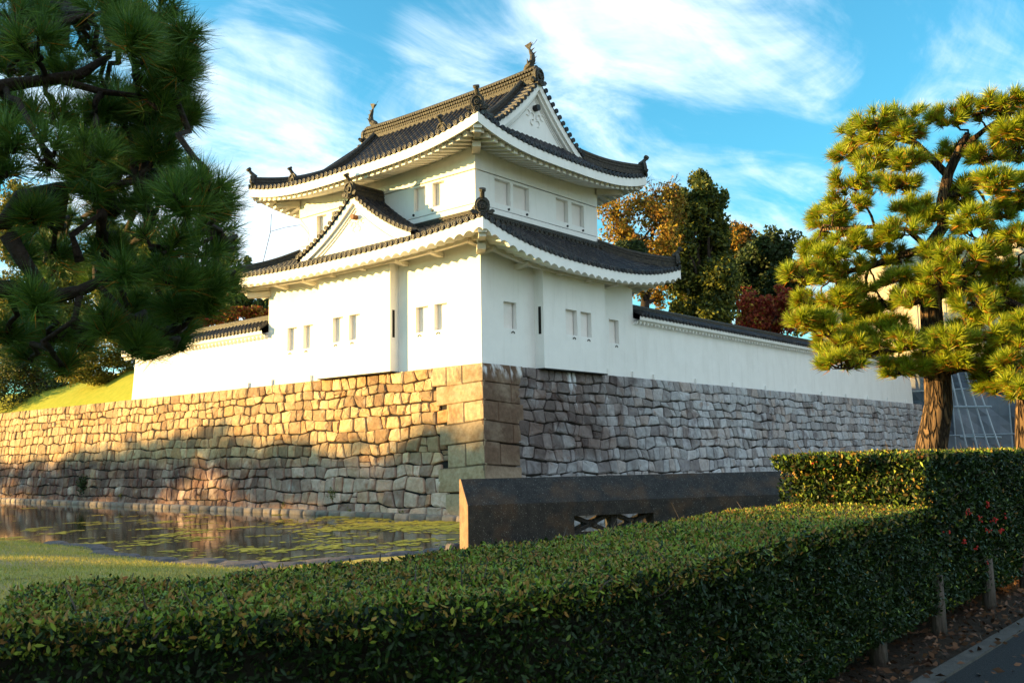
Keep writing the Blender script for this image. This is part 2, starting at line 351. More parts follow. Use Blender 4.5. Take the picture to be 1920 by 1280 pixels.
for y in (10.2, 13.05): m = MB(); m.box(X0-.1, X0, y-.07, y+.07, 5.56, 5.85); m.build('drain_spout', PLASTER, turret)
for x in (8.0, 10.0): m = MB(); m.box(x-.07, x+.07, Y0-.1, Y0, 5.58, 5.86); m.build('drain_spout', PLASTER, turret)

# upper storey
U0, U1, V0, V1 = 1.1, 9.25, 1.25, 12.45
uw = [(2.95, 3.62, 12.30, 13.30), (4.05, 4.72, 12.30, 13.30), (9.4, 10.1, 12.30, 13.30), (10.5, 11.2, 12.30, 13.30)]
us = [(2.25, 3.22, 12.28, 13.28), (3.38, 4.40, 12.28, 13.28), (6.22, 7.08, 12.28, 13.28), (7.34, 8.24, 12.28, 13.28)]
m = MB()
m.box(U0+.25, U1-.25, V0+.25, V1-.25, 11.0, 14.6)
def ring(mb, e, z0, z1):
    mb.box(U0-e, U1+e, V0-e, V0+.06, z0, z1); mb.box(U0-e, U1+e, V1-.06, V1+e, z0, z1)
    mb.box(U0-e, U0+.06, V0+.06, V1-.06, z0, z1); mb.box(U1-.06, U1+e, V0+.06, V1-.06, z0, z1)
wall_face(m, FW(U0), V0, V1, 12.04, 13.38, uw); wall_face(m, FS(V0), U0, U1, 12.04, 13.38, us)
wall_face(m, FE(U1), V0, V1, 12.04, 13.38, []); wall_face(m, FN(V1), U0, U1, 12.04, 13.38, [])
for z in (12.04, 13.38): m.quad((U0, V0, z), (U1, V0, z), (U1, V1, z), (U0, V1, z))
UW = m.build('upper_wall', PLASTER, turret)
for q in uw: window(UW, FW(U0), q, 1, 'round')
for q in us: window(UW, FS(V0), q, 1, 'round')
m = MB(); ring(m, .02, 11.0, 12.0); m.build('lower_band', PLASTER, turret)
m = MB(); ring(m, .02, 13.415, 14.75); m.build('upper_band', PLASTER, turret)

# ---- roofs
def half_tile(mb, pts, lat, r, disc, step=.30):
    """one row of round tiles up a slope: pts from the eave upward, lat = unit vector along the eave"""
    lat = np.array(lat, float); P = [np.array(p, float) for p in pts]
    d = [0.0]
    for i in range(1, len(P)): d.append(d[-1]+np.linalg.norm(P[i]-P[i-1]))
    tot = d[-1]
    if tot < .12: return
    k = max(1, int(round(tot/step))); S = []
    for i in range(k): S += [(tot*i/k, 1.10), (tot*(i+1)/k-.002, .90)]
    px = np.array(P); vs = []; NA = 6
    for s_, sc in S:
        p = np.array([np.interp(s_, d, px[:, c]) for c in range(3)]); e = .05
        q = np.array([np.interp(min(s_+e, tot), d, px[:, c]) for c in range(3)])-np.array([np.interp(max(s_-e, 0), d, px[:, c]) for c in range(3)])
        q /= np.linalg.norm(q); n = np.cross(lat, q); n = n if n[2] > 0 else -n
        for j in range(NA+1):
            th = math.pi*j/NA; vs.append(p+lat*r*sc*math.cos(th)+n*r*sc*(.25+math.sin(th)))
    K = NA+1
    mb.add(vs, [(i*K+j, i*K+j+1, (i+1)*K+j+1, (i+1)*K+j) for i in range(len(S)-1) for j in range(NA)])
    if disc:
        p = P[0]; out = P[0]-P[1]; out[2] = 0; out /= np.linalg.norm(out); up = np.array([0, 0, 1.0]); c = p+up*r*.35
        tile_disc(mb, c, out, lat, r*1.25)
def tile_disc(mb, c, out, lat, R_):
    up = np.cross(out, lat); up = up if up[2] > 0 else -up
    n = 10; rings = [(-.03, 1.0), (.05, 1.0), (.055, .72), (.03, .66), (.03, .34), (.05, .26)]; vs = []
    for o, s in rings:
        for j in range(n):
            th = 2*math.pi*j/n; vs.append(c+out*o+(lat*math.cos(th)+up*math.sin(th))*R_*s)
    fs = [(i*n+j, i*n+(j+1) % n, (i+1)*n+(j+1) % n, (i+1)*n+j) for i in range(len(rings)-1) for j in range(n)]+[tuple(range((len(rings)-1)*n, len(rings)*n))]
    mb.add(vs, fs)
def slope(mb, S, a0, a1, umax, lat, sp=.305, r=.085, inset=0.0, disc=True, seg=9):
    n = max(2, int(round((a1-a0)/sp))); sp = (a1-a0)/n
    ed = [a0+sp*i for i in range(n+1)]
    G = [[S(a, max(umax(a), .02)*k/seg) for k in range(seg+1)] for a in ed]
    mb.grid(G)
    for i in range(n):
        a = a0+sp*(i+.5); um = umax(a)
        half_tile(mb, [S(a, um*k/12) for k in range(13)], lat, r, disc)
    for i in range(n):               # curved lip of each pan tile at the eave
        a, b = ed[i]+r*.9, ed[i+1]-r*.9
        row = [np.array(S(a+(b-a)*k/4, 0)) for k in range(5)]
        mb.grid([[p+np.array([0, 0, .02]) for p in row], [p+np.array([0, 0, -.045-.035*math.sin(math.pi*k/4)]) for k, p in enumerate(row)]])
SIDES = {'W': lambda r: (lambda a, u, z: np.array([r[0]+u, a, z])), 'S': lambda r: (lambda a, u, z: np.array([a, r[1]+u, z])),
         'E': lambda r: (lambda a, u, z: np.array([r[2]-u, a, z])), 'N': lambda r: (lambda a, u, z: np.array([a, r[3]-u, z]))}
LAT = {'W': (0, 1, 0), 'E': (0, 1, 0), 'S': (1, 0, 0), 'N': (1, 0, 0)}
def lift(t, p=3.0): return abs(t)**p
def ridge_prof(w, h, cap=True):
    L = [(-w, -.12), (-w, h*.22), (-w*.8, h*.24), (-w*.8, h*.34), (-w*.95, h*.36), (-w*.95, h*.52), (-w*.76, h*.54), (-w*.76, h*.64), (-w*.9, h*.66), (-w*.9, h*.8), (-w*.62, h*.82)]
    if cap:
        L += [(-w*.6*math.cos(t), h*.84+w*.55*math.sin(t)) for t in (0, .5, 1.0, 1.57)]
    R_ = [(-a, z) for a, z in L[::-1] if a < -1e-6]
    return L+R_
def ogre_tile(name, parent, pos, out, s=1.0, horn=True, mate=None):
    """ridge-end tile facing `out` (horizontal unit vector) with scroll fins, round boss and a projecting round tile"""
    m = MB(); o = np.array([out[0], out[1], 0.0]); o /= np.linalg.norm(o); l = np.array([-o[1], o[0], 0]); up = np.array([0, 0, 1.0]); p = np.array(pos, float)
    half = [(.34, 0), (.40, .06), (.36, .13), (.25, .12), (.27, .30), (.25, .44), (.16, .56), (.05, .60)]
    outl = [(-a, z) for a, z in half]+[(a, z) for a, z in half[::-1]]
    def pt(a, z, d): return p+(l*a+up*z+o*d)*s
    n = len(outl); vs = [pt(a, z, .07) for a, z in outl]+[pt(a, z, -.07) for a, z in outl]
    m.add(vs, [tuple(range(n)), tuple(range(2*n-1, n-1, -1))]+[(i, i+n, (i+1) % n+n, (i+1) % n) for i in range(n)])
    arch = [pt(.2*math.cos(t), .26+.24*math.sin(t), .09) for t in np.linspace(-.9, math.pi+.9, 13)]
    m.tube(arch, .035*s, 5)
    for sg in (-1, 1):
        m.tube([pt(sg*(.34+.07*math.cos(t)), .07+.07*math.sin(t), .04) for t in np.linspace(0, 5, 9)], [.045*s*(1-.07*k) for k in range(9)], 5)
    tile_disc(m, pt(0, .25, .10), o, l, .10*s)
    tile_disc(m, pt(0, -.02, .14), o, l, .11*s)
    if horn:
        h = m; path = [pt(0, .46, -.16), pt(0, .56, -.02), pt(0, .68, .10), pt(0, .80, .18)]
        h.tube(path, [.10*s, .10*s, .085*s, .085*s], 8); t = path[-1]-path[-2]; t /= np.linalg.norm(t)
        h.tube([path[-1]-t*.03, path[-1]+t*.07*s], .125*s, 10)
    return m.build(name, RIDGE, parent)

# lower roof
LR = (-1.5, -1.5, 11.8, 15.0)
LZ = {'W': (10.24, .34, 11.52), 'N': (10.24, .34, 11.52), 'S': (9.74, .82, 11.45), 'E': (9.85, .70, 11.50)}
def lower_z(sd):
    z0, lf, zt = LZ[sd]; r = LR
    lo, hi = (r[1], r[3]) if sd in 'WE' else (r[0], r[2])
    depth = 2.62 if sd in 'WE' else 2.75
    def ez(a):
        t = (a-(lo+hi)/2)/((hi-lo)/2); return z0+lf*lift(t, 2.6)
    def S(a, u):
        k = u/depth; e = ez(a); z = e+(zt-e)*(.82*k+.18*k*k)
        return SIDES[sd](r)(a, u, z)
    hip = 2.62/2.75 if sd in 'SN' else 2.75/2.62
    def um(a): return max(0.0, min(depth, (a-lo)/hip if True else 0, (hi-a)/hip)) if sd in 'WE' else max(0.0, min(depth, (a-lo)*2.75/2.62, (hi-a)*2.75/2.62))
    return lo, hi, ez, S, um, depth
m = MB()
for sd_ in 'WSEN':
    lo, hi, ez, S, um, dp = lower_z(sd_); slope(m, S, lo, hi, um, LAT[sd_])
lower_roof = m.build('lower_roof', TILE, turret)
def eave_band(parent, rect, zfun, th, amp, pitch, wall_u, zin, name, wavy=True, mate=PLASTER):
    """white eave board with its underside running in to the wall; zfun[side](a) = top of the white board"""
    m = MB()
    for sd_ in 'WSEN':
        lo, hi = (rect[1], rect[3]) if sd_ in 'WE' else (rect[0], rect[2])
        n = int((hi-lo)/pitch); fr = SIDES[sd_](rect); K = 8; A = [lo+(hi-lo)*i/(n*K) for i in range(n*K+1)]
        P = []
        for i, a in enumerate(A):
            zt = zfun[sd_](a)-.055; w = amp*math.sin(math.pi*(i % K)/K)**.8 if wavy else 0
            um = min(wall_u, a-lo+.02, hi-a+.02)
            zb = zt-th+w; row = [fr(a, .10 if um > .1 else um, zt+.03), fr(a, 0.0, zt), fr(a, 0.0, zb)]
            for k in (.33, .66, 1.0):
                u = um*k; row.append(fr(a, u, zt-th+w*(1-.3*k)+zin*u))
            P.append(row)
        m.grid(P)
    return m.build(name, mate, parent, smooth=False)
eave_band(lower_roof, LR, {s: lower_z(s)[2] for s in 'WSEN'}, .47, .13, .46, 1.62, .26, 'eave_board')
# carrying beam and brackets under the lower eave
m = MB()
for sd_, fr_rect in (('W', LR), ('S', LR), ('E', LR), ('N', LR)):
    fr = SIDES[sd_](LR); lo, hi = (LR[1], LR[3]) if sd_ in 'WE' else (LR[0], LR[2]); ez = lower_z(sd_)[2]
    A = np.linspace(lo+.95, hi-.95, 26)
    prev = None
    for a in A:
        z = ez(a)-.055-.36+.2*1.05; sec = [fr(a, 1.00, z-.16), fr(a, 1.18, z-.16), fr(a, 1.18, z+.03), fr(a, 1.00, z+.03)]
        if prev is not None: m.hexa(prev, sec)
        prev = sec
    for a in np.arange(lo+1.62, hi-1.0, 1.98):
        z = ez(a)-.055-.36+.2*1.05
        m.hexa([fr(a-.11, .86, z-.20), fr(a+.11, .86, z-.20), fr(a+.11, 1.62, z-.30), fr(a-.11, 1.62, z-.30)], [fr(a-.11, .86, z-.10), fr(a+.11, .86, z-.10), fr(a+.11, 1.62, z-.10), fr(a-.11, 1.62, z-.10)])
m.build('eave_beam', WOODWHITE, lower_roof)
def hip_rafter(parent, corner, inward, z, slot=True):
    m = MB(); c = np.array([corner[0], corner[1], 0.0]); i = np.array([inward[0], inward[1], 0.0])/math.sqrt(2); l = np.array([-i[1], i[0], 0])
    def bx(d0, d1, w, z0, z1, z2, z3, mi=0):
        a = [c+i*d0-l*w, c+i*d0+l*w, c+i*d1+l*w, c+i*d1-l*w]
        m.hexa([p+np.array([0, 0, q]) for p, q in zip(a, (z0, z0, z2, z2))], [p+np.array([0, 0, q]) for p, q in zip(a, (z1, z1, z3, z3))], mi)
    bx(.20, .34, .16, z-.50, z-.12, z-.50, z-.12)
    if slot: bx(.185, .20, .11, z-.27, z-.17, z-.27, z-.17, 1)
    bx(.34, 2.3, .13, z-.62, z-.30, z-.52, z-.05)
    bx(1.3, 2.35, .16, z-.86, z-.64, z-.82, z-.55)
    return m.build('hip_rafter', [WOODWHITE, DARKGAP], parent)
for (cx, cy, ix, iy) in ((LR[0], LR[1], 1, 1), (LR[2], LR[1], -1, 1), (LR[0], LR[3], 1, -1), (LR[2], LR[3], -1, -1)): hip_rafter(lower_roof, (cx, cy), (ix, iy), 10.50)
m = MB()
for (x0, y0, x1, y1) in ((U0-.06, V0-.1, U0-.06, V1+.1), (U0-.1, V0-.06, U1+.1, V0-.06), (U1+.06, V0-.1, U1+.06, V1+.1), (U0-.1, V1+.06, U1+.1, V1+.06)):
    zz = 11.50
    m.sweep([(x0+(x1-x0)*k/8, y0+(y1-y0)*k/8, zz) for k in range(9)], ridge_prof(.13, .24))
    L_ = max(abs(x1-x0), abs(y1-y0)); n = int(L_/.3); fx = (x1-x0)/n; fy = (y1-y0)/n
    for k in range(n):
        p = np.array([x0+fx*(k+.5), y0+fy*(k+.5), zz+.02]); o = np.array([0, -1.0, 0]) if abs(fx) > 0 else np.array([-1.0, 0, 0])
        if x0 > 5 and abs(fy) > 0: o = -o
        if y0 > 6 and abs(fx) > 0: o = -o
        tile_disc(m, p+o*.13, o, np.array([o[1], -o[0], 0]), .075)
m.build('wall_ridge', RIDGE, lower_roof)
def corner_ridge(parent, top, tip, sag, w, h, up_end, name='corner_ridge'):
    m = MB(); top = np.array(top, float); tip = np.array(tip, float); P = []
    for k in range(15):
        t = k/14; p = top+(tip-top)*t; p[2] += -sag*math.sin(math.pi*t)*(1-.3*t)+up_end*max(0, t-.8)**2*25*.2
        P.append(p)
    m.sweep(P, ridge_prof(w, h)); ob = m.build(name, RIDGE, parent)
    o = tip-top; ogre_tile('ogre_tile', ob, tip+np.array([0, 0, -.02])+.02*o/np.linalg.norm(o), o, 1.0)
    return ob
for (cx, cy, ux, uy) in ((LR[0], LR[1], U0, V0), (LR[2], LR[1], U1, V0), (LR[0], LR[3], U0, V1), (LR[2], LR[3], U1, V1)):
    corner_ridge(turret, (ux, uy, 11.55), (cx+(ux-cx)*.05, cy+(uy-cy)*.05, 10.66), .17, .15, .38, .06)

# dormer gable on the lower roof, facing west
DX, DC = -.30, 6.70
def dz(d): return 13.12-(.86*d-.070*d*d)
dormer = None
m = MB()
for sg in (-1, 1):
    def S(a, u, sg=sg): d = 3.75-u; return np.array([a, DC+sg*d, dz(d)])
    slope(m, S, DX-.28, U0, lambda a: 3.7, (1, 0, 0), disc=False, sp=.30)
    n = 15
    for k in range(n):
        d = .16+k*.245; p = np.array([DX-.30, DC+sg*d, dz(d)]); q = p+np.array([.42, 0, 0])
        t = np.array([0, sg*.05, dz(d+.05)-dz(d)]); t /= np.linalg.norm(t)
        nrm = np.array([0, -t[2]*sg*1.0, abs(t[1])])
        m.tube([p+np.array([0, 0, .05]), q+np.array([0, 0, .05])], .082, 8); tile_disc(m, p+np.array([0, 0, .05]), np.array([-1.0, 0, 0]), np.array([0, 1.0, 0]), .10)
dormer = m.build('dormer_roof', TILE, turret)
def gable_boards(outer_prof, inner_prof, frame, d0, d1):
    pass
m = MB()
ys = np.linspace(-3.55, 3.55, 41)
tri = [(DC+y, dz(abs(y))-.30) for y in ys]
m.prism([(DC-3.4, 10.4)]+tri+[(DC+3.4, 10.4)], 'x', DX, DX+.3)
for off, wid, x0, x1 in ((.07, .30, DX-.22, DX), (.37, .16, DX-.10, DX), (.60, .05, DX-.05, DX)):
    for sg in (-1, 1):
        P = [[(x, DC+sg*d, dz(d)-off-e) for x, e in ((x1, 0), (x0, 0), (x0, wid), (x1, wid))] for d in np.linspace(0, 3.5, 22)]
        m.grid(P)
dgw = m.build('gable_wall', PLASTER, turret)
m = MB()
m.tube([(DX-.26, DC, 12.16), (DX-.02, DC, 12.16)], .11, 10)
m.build('gable_boss', mat('rusty_boss', (.16, .07, .03), rough=.7), dgw)
def pendant(parent, frame, zc, s=1.0):
    m = MB()
    def F(a, z): return frame(a, 0, z)
    for sg in (-1, 1):
        for (c0, z0, r0, t0, t1) in ((.20, -.12, .13, 0.2, 4.6), (.42, -.05, .11, 1.2, 5.4), (.14, -.36, .12, -1.5, 2.2), (.58, .06, .08, .5, 4.2)):
            m.tube([frame(sg*s*(c0+r0*math.cos(t)), .0, zc+s*(z0+r0*math.sin(t))) for t in np.linspace(t0, t1, 9)], [.019*s]*9, 5)
    return m.build('carved_pendant', PLASTER, parent)
pendant(dgw, lambda a, d, z: (DX-.03, DC+a, z), 12.0, .9)
m = MB(); m.sweep([(x, DC, 13.12) for x in np.linspace(DX-.30, U0+.05, 9)], ridge_prof(.17, .46))
dr = m.build('dormer_ridge', RIDGE, turret)
ogre_tile('ogre_tile', dr, (DX-.36, DC, 13.02), (-1, 0), 1.05)

# upper roof
UR = (-.55, -.45, 10.85, 14.15); XM = 5.15; YV0, YV1 = 1.15, 12.55; UZ = 14.29; ULIFT = .62
def hcurve(d): return .239*d+.078*d*d
def up_z(sd_):
    lo, hi = (UR[1], UR[3]) if sd_ in 'WE' else (UR[0], UR[2]); fr = SIDES[sd_](UR)
    def ez(a):
        t = (a-(lo+hi)/2)/((hi-lo)/2); return UZ+ULIFT*lift(t, 3.2)
    if sd_ in 'WE':
        def S(a, u): return fr(a, u, UZ+hcurve(u)+(ez(a)-UZ)*max(0, 1-u/3.4)**1.6)
        def um(a):
            if a < YV0: return max(0, 2.9*(a-lo)/1.92)
            if a > YV1: return max(0, 2.9*(hi-a)/1.92)
            return 5.70
    else:
        q = 1.92
        def S(a, u): return fr(a, u, UZ+hcurve(u*2.9/q)+(ez(a)-UZ)*max(0, 1-u/2.0)**1.6)
        def um(a): return max(0, min(q, q*(a-lo)/2.9, q*(hi-a)/2.9))
    return lo, hi, ez, S, um
m = MB()
for sd_ in 'WSEN':
    lo, hi, ez, S, um = up_z(sd_)
    if sd_ in 'SN': slope(m, S, lo, hi, um, LAT[sd_])
    else:
        slope(m, S, lo, YV0, um, LAT[sd_]); slope(m, S, YV0, YV1, um, LAT[sd_], seg=16); slope(m, S, YV1, hi, um, LAT[sd_])
upper_roof = m.build('upper_roof', TILE, turret)
eave_band(upper_roof, UR, {s: up_z(s)[2] for s in 'WSEN'}, .38, 0, .4, .20, .35, 'eave_board', wavy=False)
# soffit and rafters under the upper eave
m = MB(); mr_ = MB()
for sd_ in 'WSEN':
    lo, hi, ez, S, um = up_z(sd_); fr = SIDES[sd_](UR)
    sz = lambda a, u: ez(a)-.055-.34+.24*u
    A = np.linspace(lo, hi, 50); P = []
    for a in A:
        u1 = min(1.75, max(.2, min(a-lo, hi-a)+.25)); P.append([fr(a, u, sz(a, u)) for u in np.linspace(.2, u1, 5)])
    m.grid(P)
    n = int((hi-lo-1.0)/.375)
    for i in range(n+1):
        a = lo+.5+(hi-lo-1.0)*i/n; u1 = min(1.72, min(a-lo, hi-a)+.1)
        if u1 < .5: continue
        b = [(a-.10, .23), (a+.10, .23), (a+.10, u1), (a-.10, u1)]
        mr_.hexa([fr(p, u, sz(a, u)-.20) for p, u in b], [fr(p, u, sz(a, u)-.01) for p, u in b])
m.build('soffit', WOODWHITE, upper_roof); mr_.build('rafters', PLASTER, upper_roof)
for (cx, cy, ix, iy) in ((UR[0], UR[1], 1, 1), (UR[2], UR[1], -1, 1), (UR[0], UR[3], 1, -1), (UR[2], UR[3], -1, -1)): hip_rafter(upper_roof, (cx, cy), (ix, iy), 14.80)
# gable ends
def zroof(x): return UZ+hcurve(5.7-abs(x-XM))
for yv, sgn in ((YV0, 1), (YV1, -1)):
    m = MB(); xs = np.linspace(-3.15, 3.15, 41); yw = yv+sgn*.32
    m.prism([(XM-3.1, 15.0)]+[(XM+x, zroof(XM+x)-.30) for x in xs]+[(XM+3.1, 15.0)], 'y', yw, yw+sgn*.25)
    for off, wid, da, db in ((.05, .34, .02, .32), (.39, .17, .14, .32), (.62, .05, .26, .32), (.74, .04, .28, .32)):
        for sg in (-1, 1):
            m.grid([[(XM+sg*d, yv+sgn*dd, zroof(XM+d)-off-e) for dd, e in ((db, 0), (da, 0), (da, wid), (db, wid))] for d in np.linspace(0, 3.25, 22)])
    g = m.build('gable_wall', PLASTER, turret)
    m = MB(); m.tube([(XM, yv+sgn*.08, 17.02), (XM, yv+sgn*.34, 17.02)], .14, 10); m.build('gable_boss', IRON, g)
    pendant(g, lambda a, d, z, y=yw-sgn*.03: (XM+a, y, z), 16.78, 1.15)
    m = MB()
    for sg in (-1, 1):
        for k in range(13):
            d = .14+k*.235; x = XM+sg*d; p = np.array([x, yv-sgn*.03, zroof(x)+.06]); q = p+np.array([0, sgn*.62, 0])
            m.tube([p, q], .088, 8); tile_disc(m, p, np.array([0, -sgn*1.0, 0]), np.array([1.0, 0, 0]), .105)
    m.build('verge_tiles', TILE, g)
    for sg in (-1, 1):                # descending ridges beside the gable
        m = MB(); P = []
        for t in np.linspace(0, 1, 16):
            x = XM+sg*(.15+t*4.85); P.append((x, yv+sgn*.88, zroof(x)+.02+.10*t**6))
        m.sweep(P, ridge_prof(.16, .46)); kr = m.build('descending_ridge', RIDGE, turret)
        ogre_tile('ogre_tile', kr, (P[-1][0]+sg*.06, P[-1][1], P[-1][2]+.02), (sg, 0), .95, horn=True)
for (cx, cy, tx, ty) in ((UR[0], UR[1], XM-2.8, YV0+.3), (UR[2], UR[1], XM+2.8, YV0+.3), (UR[0], UR[3], XM-2.8, YV1-.3), (UR[2], UR[3], XM+2.8, YV1-.3)):
    corner_ridge(turret, (tx, ty, 15.62), (cx+(tx-cx)*.04, cy+(ty-cy)*.06, 14.98), .20, .15, .42, .06)
# main ridge
m = MB(); P = [(XM, y, 18.12+.12*abs((y-6.85)/5.55)**3) for y in np.linspace(1.30, 12.40, 25)]
m.sweep(P, ridge_prof(.24, .66))
for i, y in enumerate(np.arange(1.45, 12.3, .155)):
    zb = 18.12+.12*abs((y-6.85)/5.55)**3
    for r_ in range(3):
        for sg in (-1, 1):
            yy = y+(r_ % 2)*.077
            m.tube([(XM+sg*.17, yy, zb+.12+r_*.17), (XM+sg*.265, yy, zb+.12+r_*.17)], .062, 6)
mr2 = m.build('main_ridge', RIDGE, turret)
ogre_tile('ogre_tile', mr2, (XM, 1.22, 18.08), (0, -1), 1.15, horn=False); ogre_tile('ogre_tile', mr2, (XM, 12.48, 18.08), (0, 1), 1.15, horn=False)
for y0, s in ((1.62, -1), (12.05, 1)):
    m = MB(); zb = 18.88
    path = [(XM, y0-s*.34, zb-.02), (XM, y0-s*.22, zb+.06), (XM, y0-s*.02, zb+.16), (XM, y0+s*.10, zb+.34), (XM, y0+s*.09, zb+.56), (XM, y0-s*.01, zb+.76), (XM, y0-s*.06, zb+.88)]
    m.tube(path, [.10, .16, .17, .14, .11, .075, .045], 8)
    for i in range(2, 6):            # back fins
        p = np.array(path[i]); q = p+np.array([0, s*.26, .12]); m.add([p+np.array([0, 0, -.08]), p+np.array([0, 0, .08]), q, p+np.array([.05, 0, 0]), p+np.array([-.05, 0, 0])], [(0, 1, 2), (3, 2, 1), (4, 2, 0), (3, 0, 2)])
    for sg in (-1, 1):               # tail lobes and breast fins
        p = np.array(path[-1]); m.add([p+np.array([0, -.03, -.04]), p+np.array([0, .03, -.04]), p+np.array([sg*.05, s*.16, .30]), p+np.array([sg*.08, -s*.22, .20])], [(0, 1, 2), (0, 2, 3), (1, 2, 3)])
        p = np.array(path[2]); m.add([p+np.array([sg*.13, 0, 0]), p+np.array([sg*.13, 0, .12]), p+np.array([sg*.34, s*.08, .18]), p+np.array([sg*.13, -s*.1, .05])], [(0, 1, 2), (0, 2, 3), (1, 2, 3)])
    m.tube([path[-1], (XM+.06, y0+s*.02, zb+1.05), (XM+.16, y0-.10, zb+1.16), (XM+.22, y0-.2, zb+1.32)], .012, 4)
    m.build('fish_finial', RIDGE, mr2)
m = MB(); ca = np.array([-.25, 13.3, 13.75]); m.tube([(.3, 13.6, 13.7), (.0, 13.2, 13.0), (-.05, 13.15, 12.7), (-.15, 13.6, 11.2), (-.25, 14.0, 10.6)], .016, 4); m.tube([(1.08, 12.4, 13.1), (.5, 12.8, 12.95), (-.04, 13.16, 12.72)], .016, 4)
m.build('lightning_cable', IRON, turret)

# ------------------------------------------------------------------ plaster walls on the rampart
def dobei(label, along, a0, a1, face, zE, zR, end_over):
    """low plaster wall with a small tiled roof; along 'x' (south face at y=face) or 'y' (west face at x=face)"""
    X = along == 'x'
    pt = (lambda a, d, z: np.array([a, face+d, z])) if X else (lambda a, d, z: np.array([face+d, a, z]))
    t = thing('plaster_wall', label, 'wall', pt((a0+a1)/2, .25, 5.5))
    m = MB(); m.hexa([pt(a0, 0, 5.50), pt(a1+.35, 0, 5.50), pt(a1+.35, .55, 5.50), pt(a0, .55, 5.50)], [pt(a0, 0, zE-.1), pt(a1, 0, zE-.1), pt(a1, .55, zE-.1), pt(a0, .55, zE-.1)])
    m.build('wall', PLASTER, t)
    m = MB(); b1 = a1+end_over; lat = (1, 0, 0) if X else (0, 1, 0)
    for sg in (-1, 1):
        def S(a, u, sg=sg):
            k = u/.68; return pt(a, .28+sg*(.68-u), zE+(zR-.24-zE)*(.85*k+.15*k*k))
        slope(m, S, a0, b1, lambda a: .66, lat, sp=.30, r=.075, seg=3)
    ro = m.build('roof', TILE, t)
    m = MB(); m.sweep([pt(a, .28, zR-.27) for a in np.linspace(a0, b1, 40)], ridge_prof(.13, .24)); rr = m.build('ridge', RIDGE, t)
    o = pt(1, 0, 0)-pt(0, 0, 0); ogre_tile('ogre_tile', rr, pt(b1+.04, .28, zR-.34), o, .7, horn=False)
    m = MB()
    for sg in (-1, 1):
        n = int((b1-a0)/.31); K = 6; P = []
        for i in range(n*K+1):
            a = a0+(b1-a0)*i/(n*K); w = .15*math.sin(math.pi*(i % K)/K)**.8
            d = lambda u: .28+sg*(.66-u)
            P.append([pt(a, d(0.02), zE-.04), pt(a, d(0), zE-.06), pt(a, d(.02), zE-.20), pt(a, d(.16), zE-.25), pt(a, d(.17), zE-.40+w), pt(a, d(.40), zE-.36+w)])
        m.grid(P)
    m.build('eave_board', PLASTER, ro)
    for k in np.arange(a0+1.5, a1, 3.8 if X else 20): m = MB(); c = pt(k, -.05, 5.70); m.box(c[0]-.06, c[0]+.06, c[1]-.06, c[1]+.06, 5.52, 5.82); m.build('drain_spout', PLASTER, t)
    return t
dobei('long white plaster wall with dark tiled coping running right from the turret to the sheeted building', 'x', 10.2, 47.3, .10, 8.38, 8.98, .25)
dobei('short sunlit white plaster wall with tiled coping left of the turret, ending at the grass bank', 'y', 13.4, 25.65, .10, 8.16, 8.92, .9)

# ------------------------------------------------------------------ stone rampart
HS = 5.58
rampart = thing('stone_rampart', 'battered dry-stone rampart of irregular granite blocks rising from the moat', 'stone wall', (0, 0, 0))
def batter(v): k = 1-v/HS; return 1.12*(.92*k+.08*k*k)
def warp(s, v): return v+.30*math.exp(-max(s, 0)/2.6)*math.sin(math.pi*min(max(v/HS, 0), 1))
NV = 1/math.hypot(1, .2)
def surf_left(s, v, n):
    b = batter(v); return np.array([-b-n*.98, s-b, warp(s, v)+n*.2])
def surf_right(s, v, n):
    b = batter(v); return np.array([s-b, -b-n*.98, warp(s, v)+n*.2])
def stone(mb, surf, BL, BR, TR, TL, depth, gap=.027, rough=.02, mi=0):
    C = [np.array(p, float) for p in (BL, BR, TR, TL)]; cen = sum(C)/4
    C = [p+(cen-p)/max(np.linalg.norm(cen-p), .05)*gap for p in C]
    ringp = []
    for i in range(4):
        p, a, b = C[i], C[i-1], C[(i+1) % 4]; q1 = random.uniform(.10, .26); q2 = random.uniform(.10, .26)
        ringp += [p+(a-p)*q1, p+(cen-p)*random.uniform(.0, .12), p+(b-p)*q2]
    n = len(ringp); tx, ty = random.uniform(-.05, .05), random.uniform(-.05, .05); vs = []
    for sc, d in ((1.0, -.06), (.98, .42), (.935, .80), (.70, 1.0)):
        for p in ringp:
            q = cen+(p-cen)*sc; dd = depth*d if d > 0 else d
            if d > .5: dd += random.uniform(-rough, rough)+(tx*(q[0]-cen[0])+ty*(q[1]-cen[1]))
            vs.append(surf(q[0], q[1], dd))
    vs.append(surf(cen[0], cen[1], depth*1.04+random.uniform(-rough, rough)))
    fs = [(r*n+j, r*n+(j+1) % n, (r+1)*n+(j+1) % n, (r+1)*n+j) for r in range(3) for j in range(n)]
    fs += [(3*n+j, 3*n+(j+1) % n, 4*n) for j in range(n)]
    mb.add(vs, fs, mi)
QH = [0, .86, 1.68, 2.46, 3.20, 3.98, 4.76, HS]       # bed joints of the corner stones, from below
QL = [[.85, 1.85], [2.2], [.8, 1.72], [2.1], [.85, 1.75], [2.28], [.92, 1.75, 2.6]]
QR_ = [[.7, 1.5], [1.9], [.75, 1.85], [1.5, 1.95], [.72, 2.15], [1.45, 2.0], [1.5, 2.2]]
def quoin_len(v, left):
    k = 0
    while k < 6 and v > QH[k+1]: k += 1
    return (QL if left else QR_)[k][-1], k
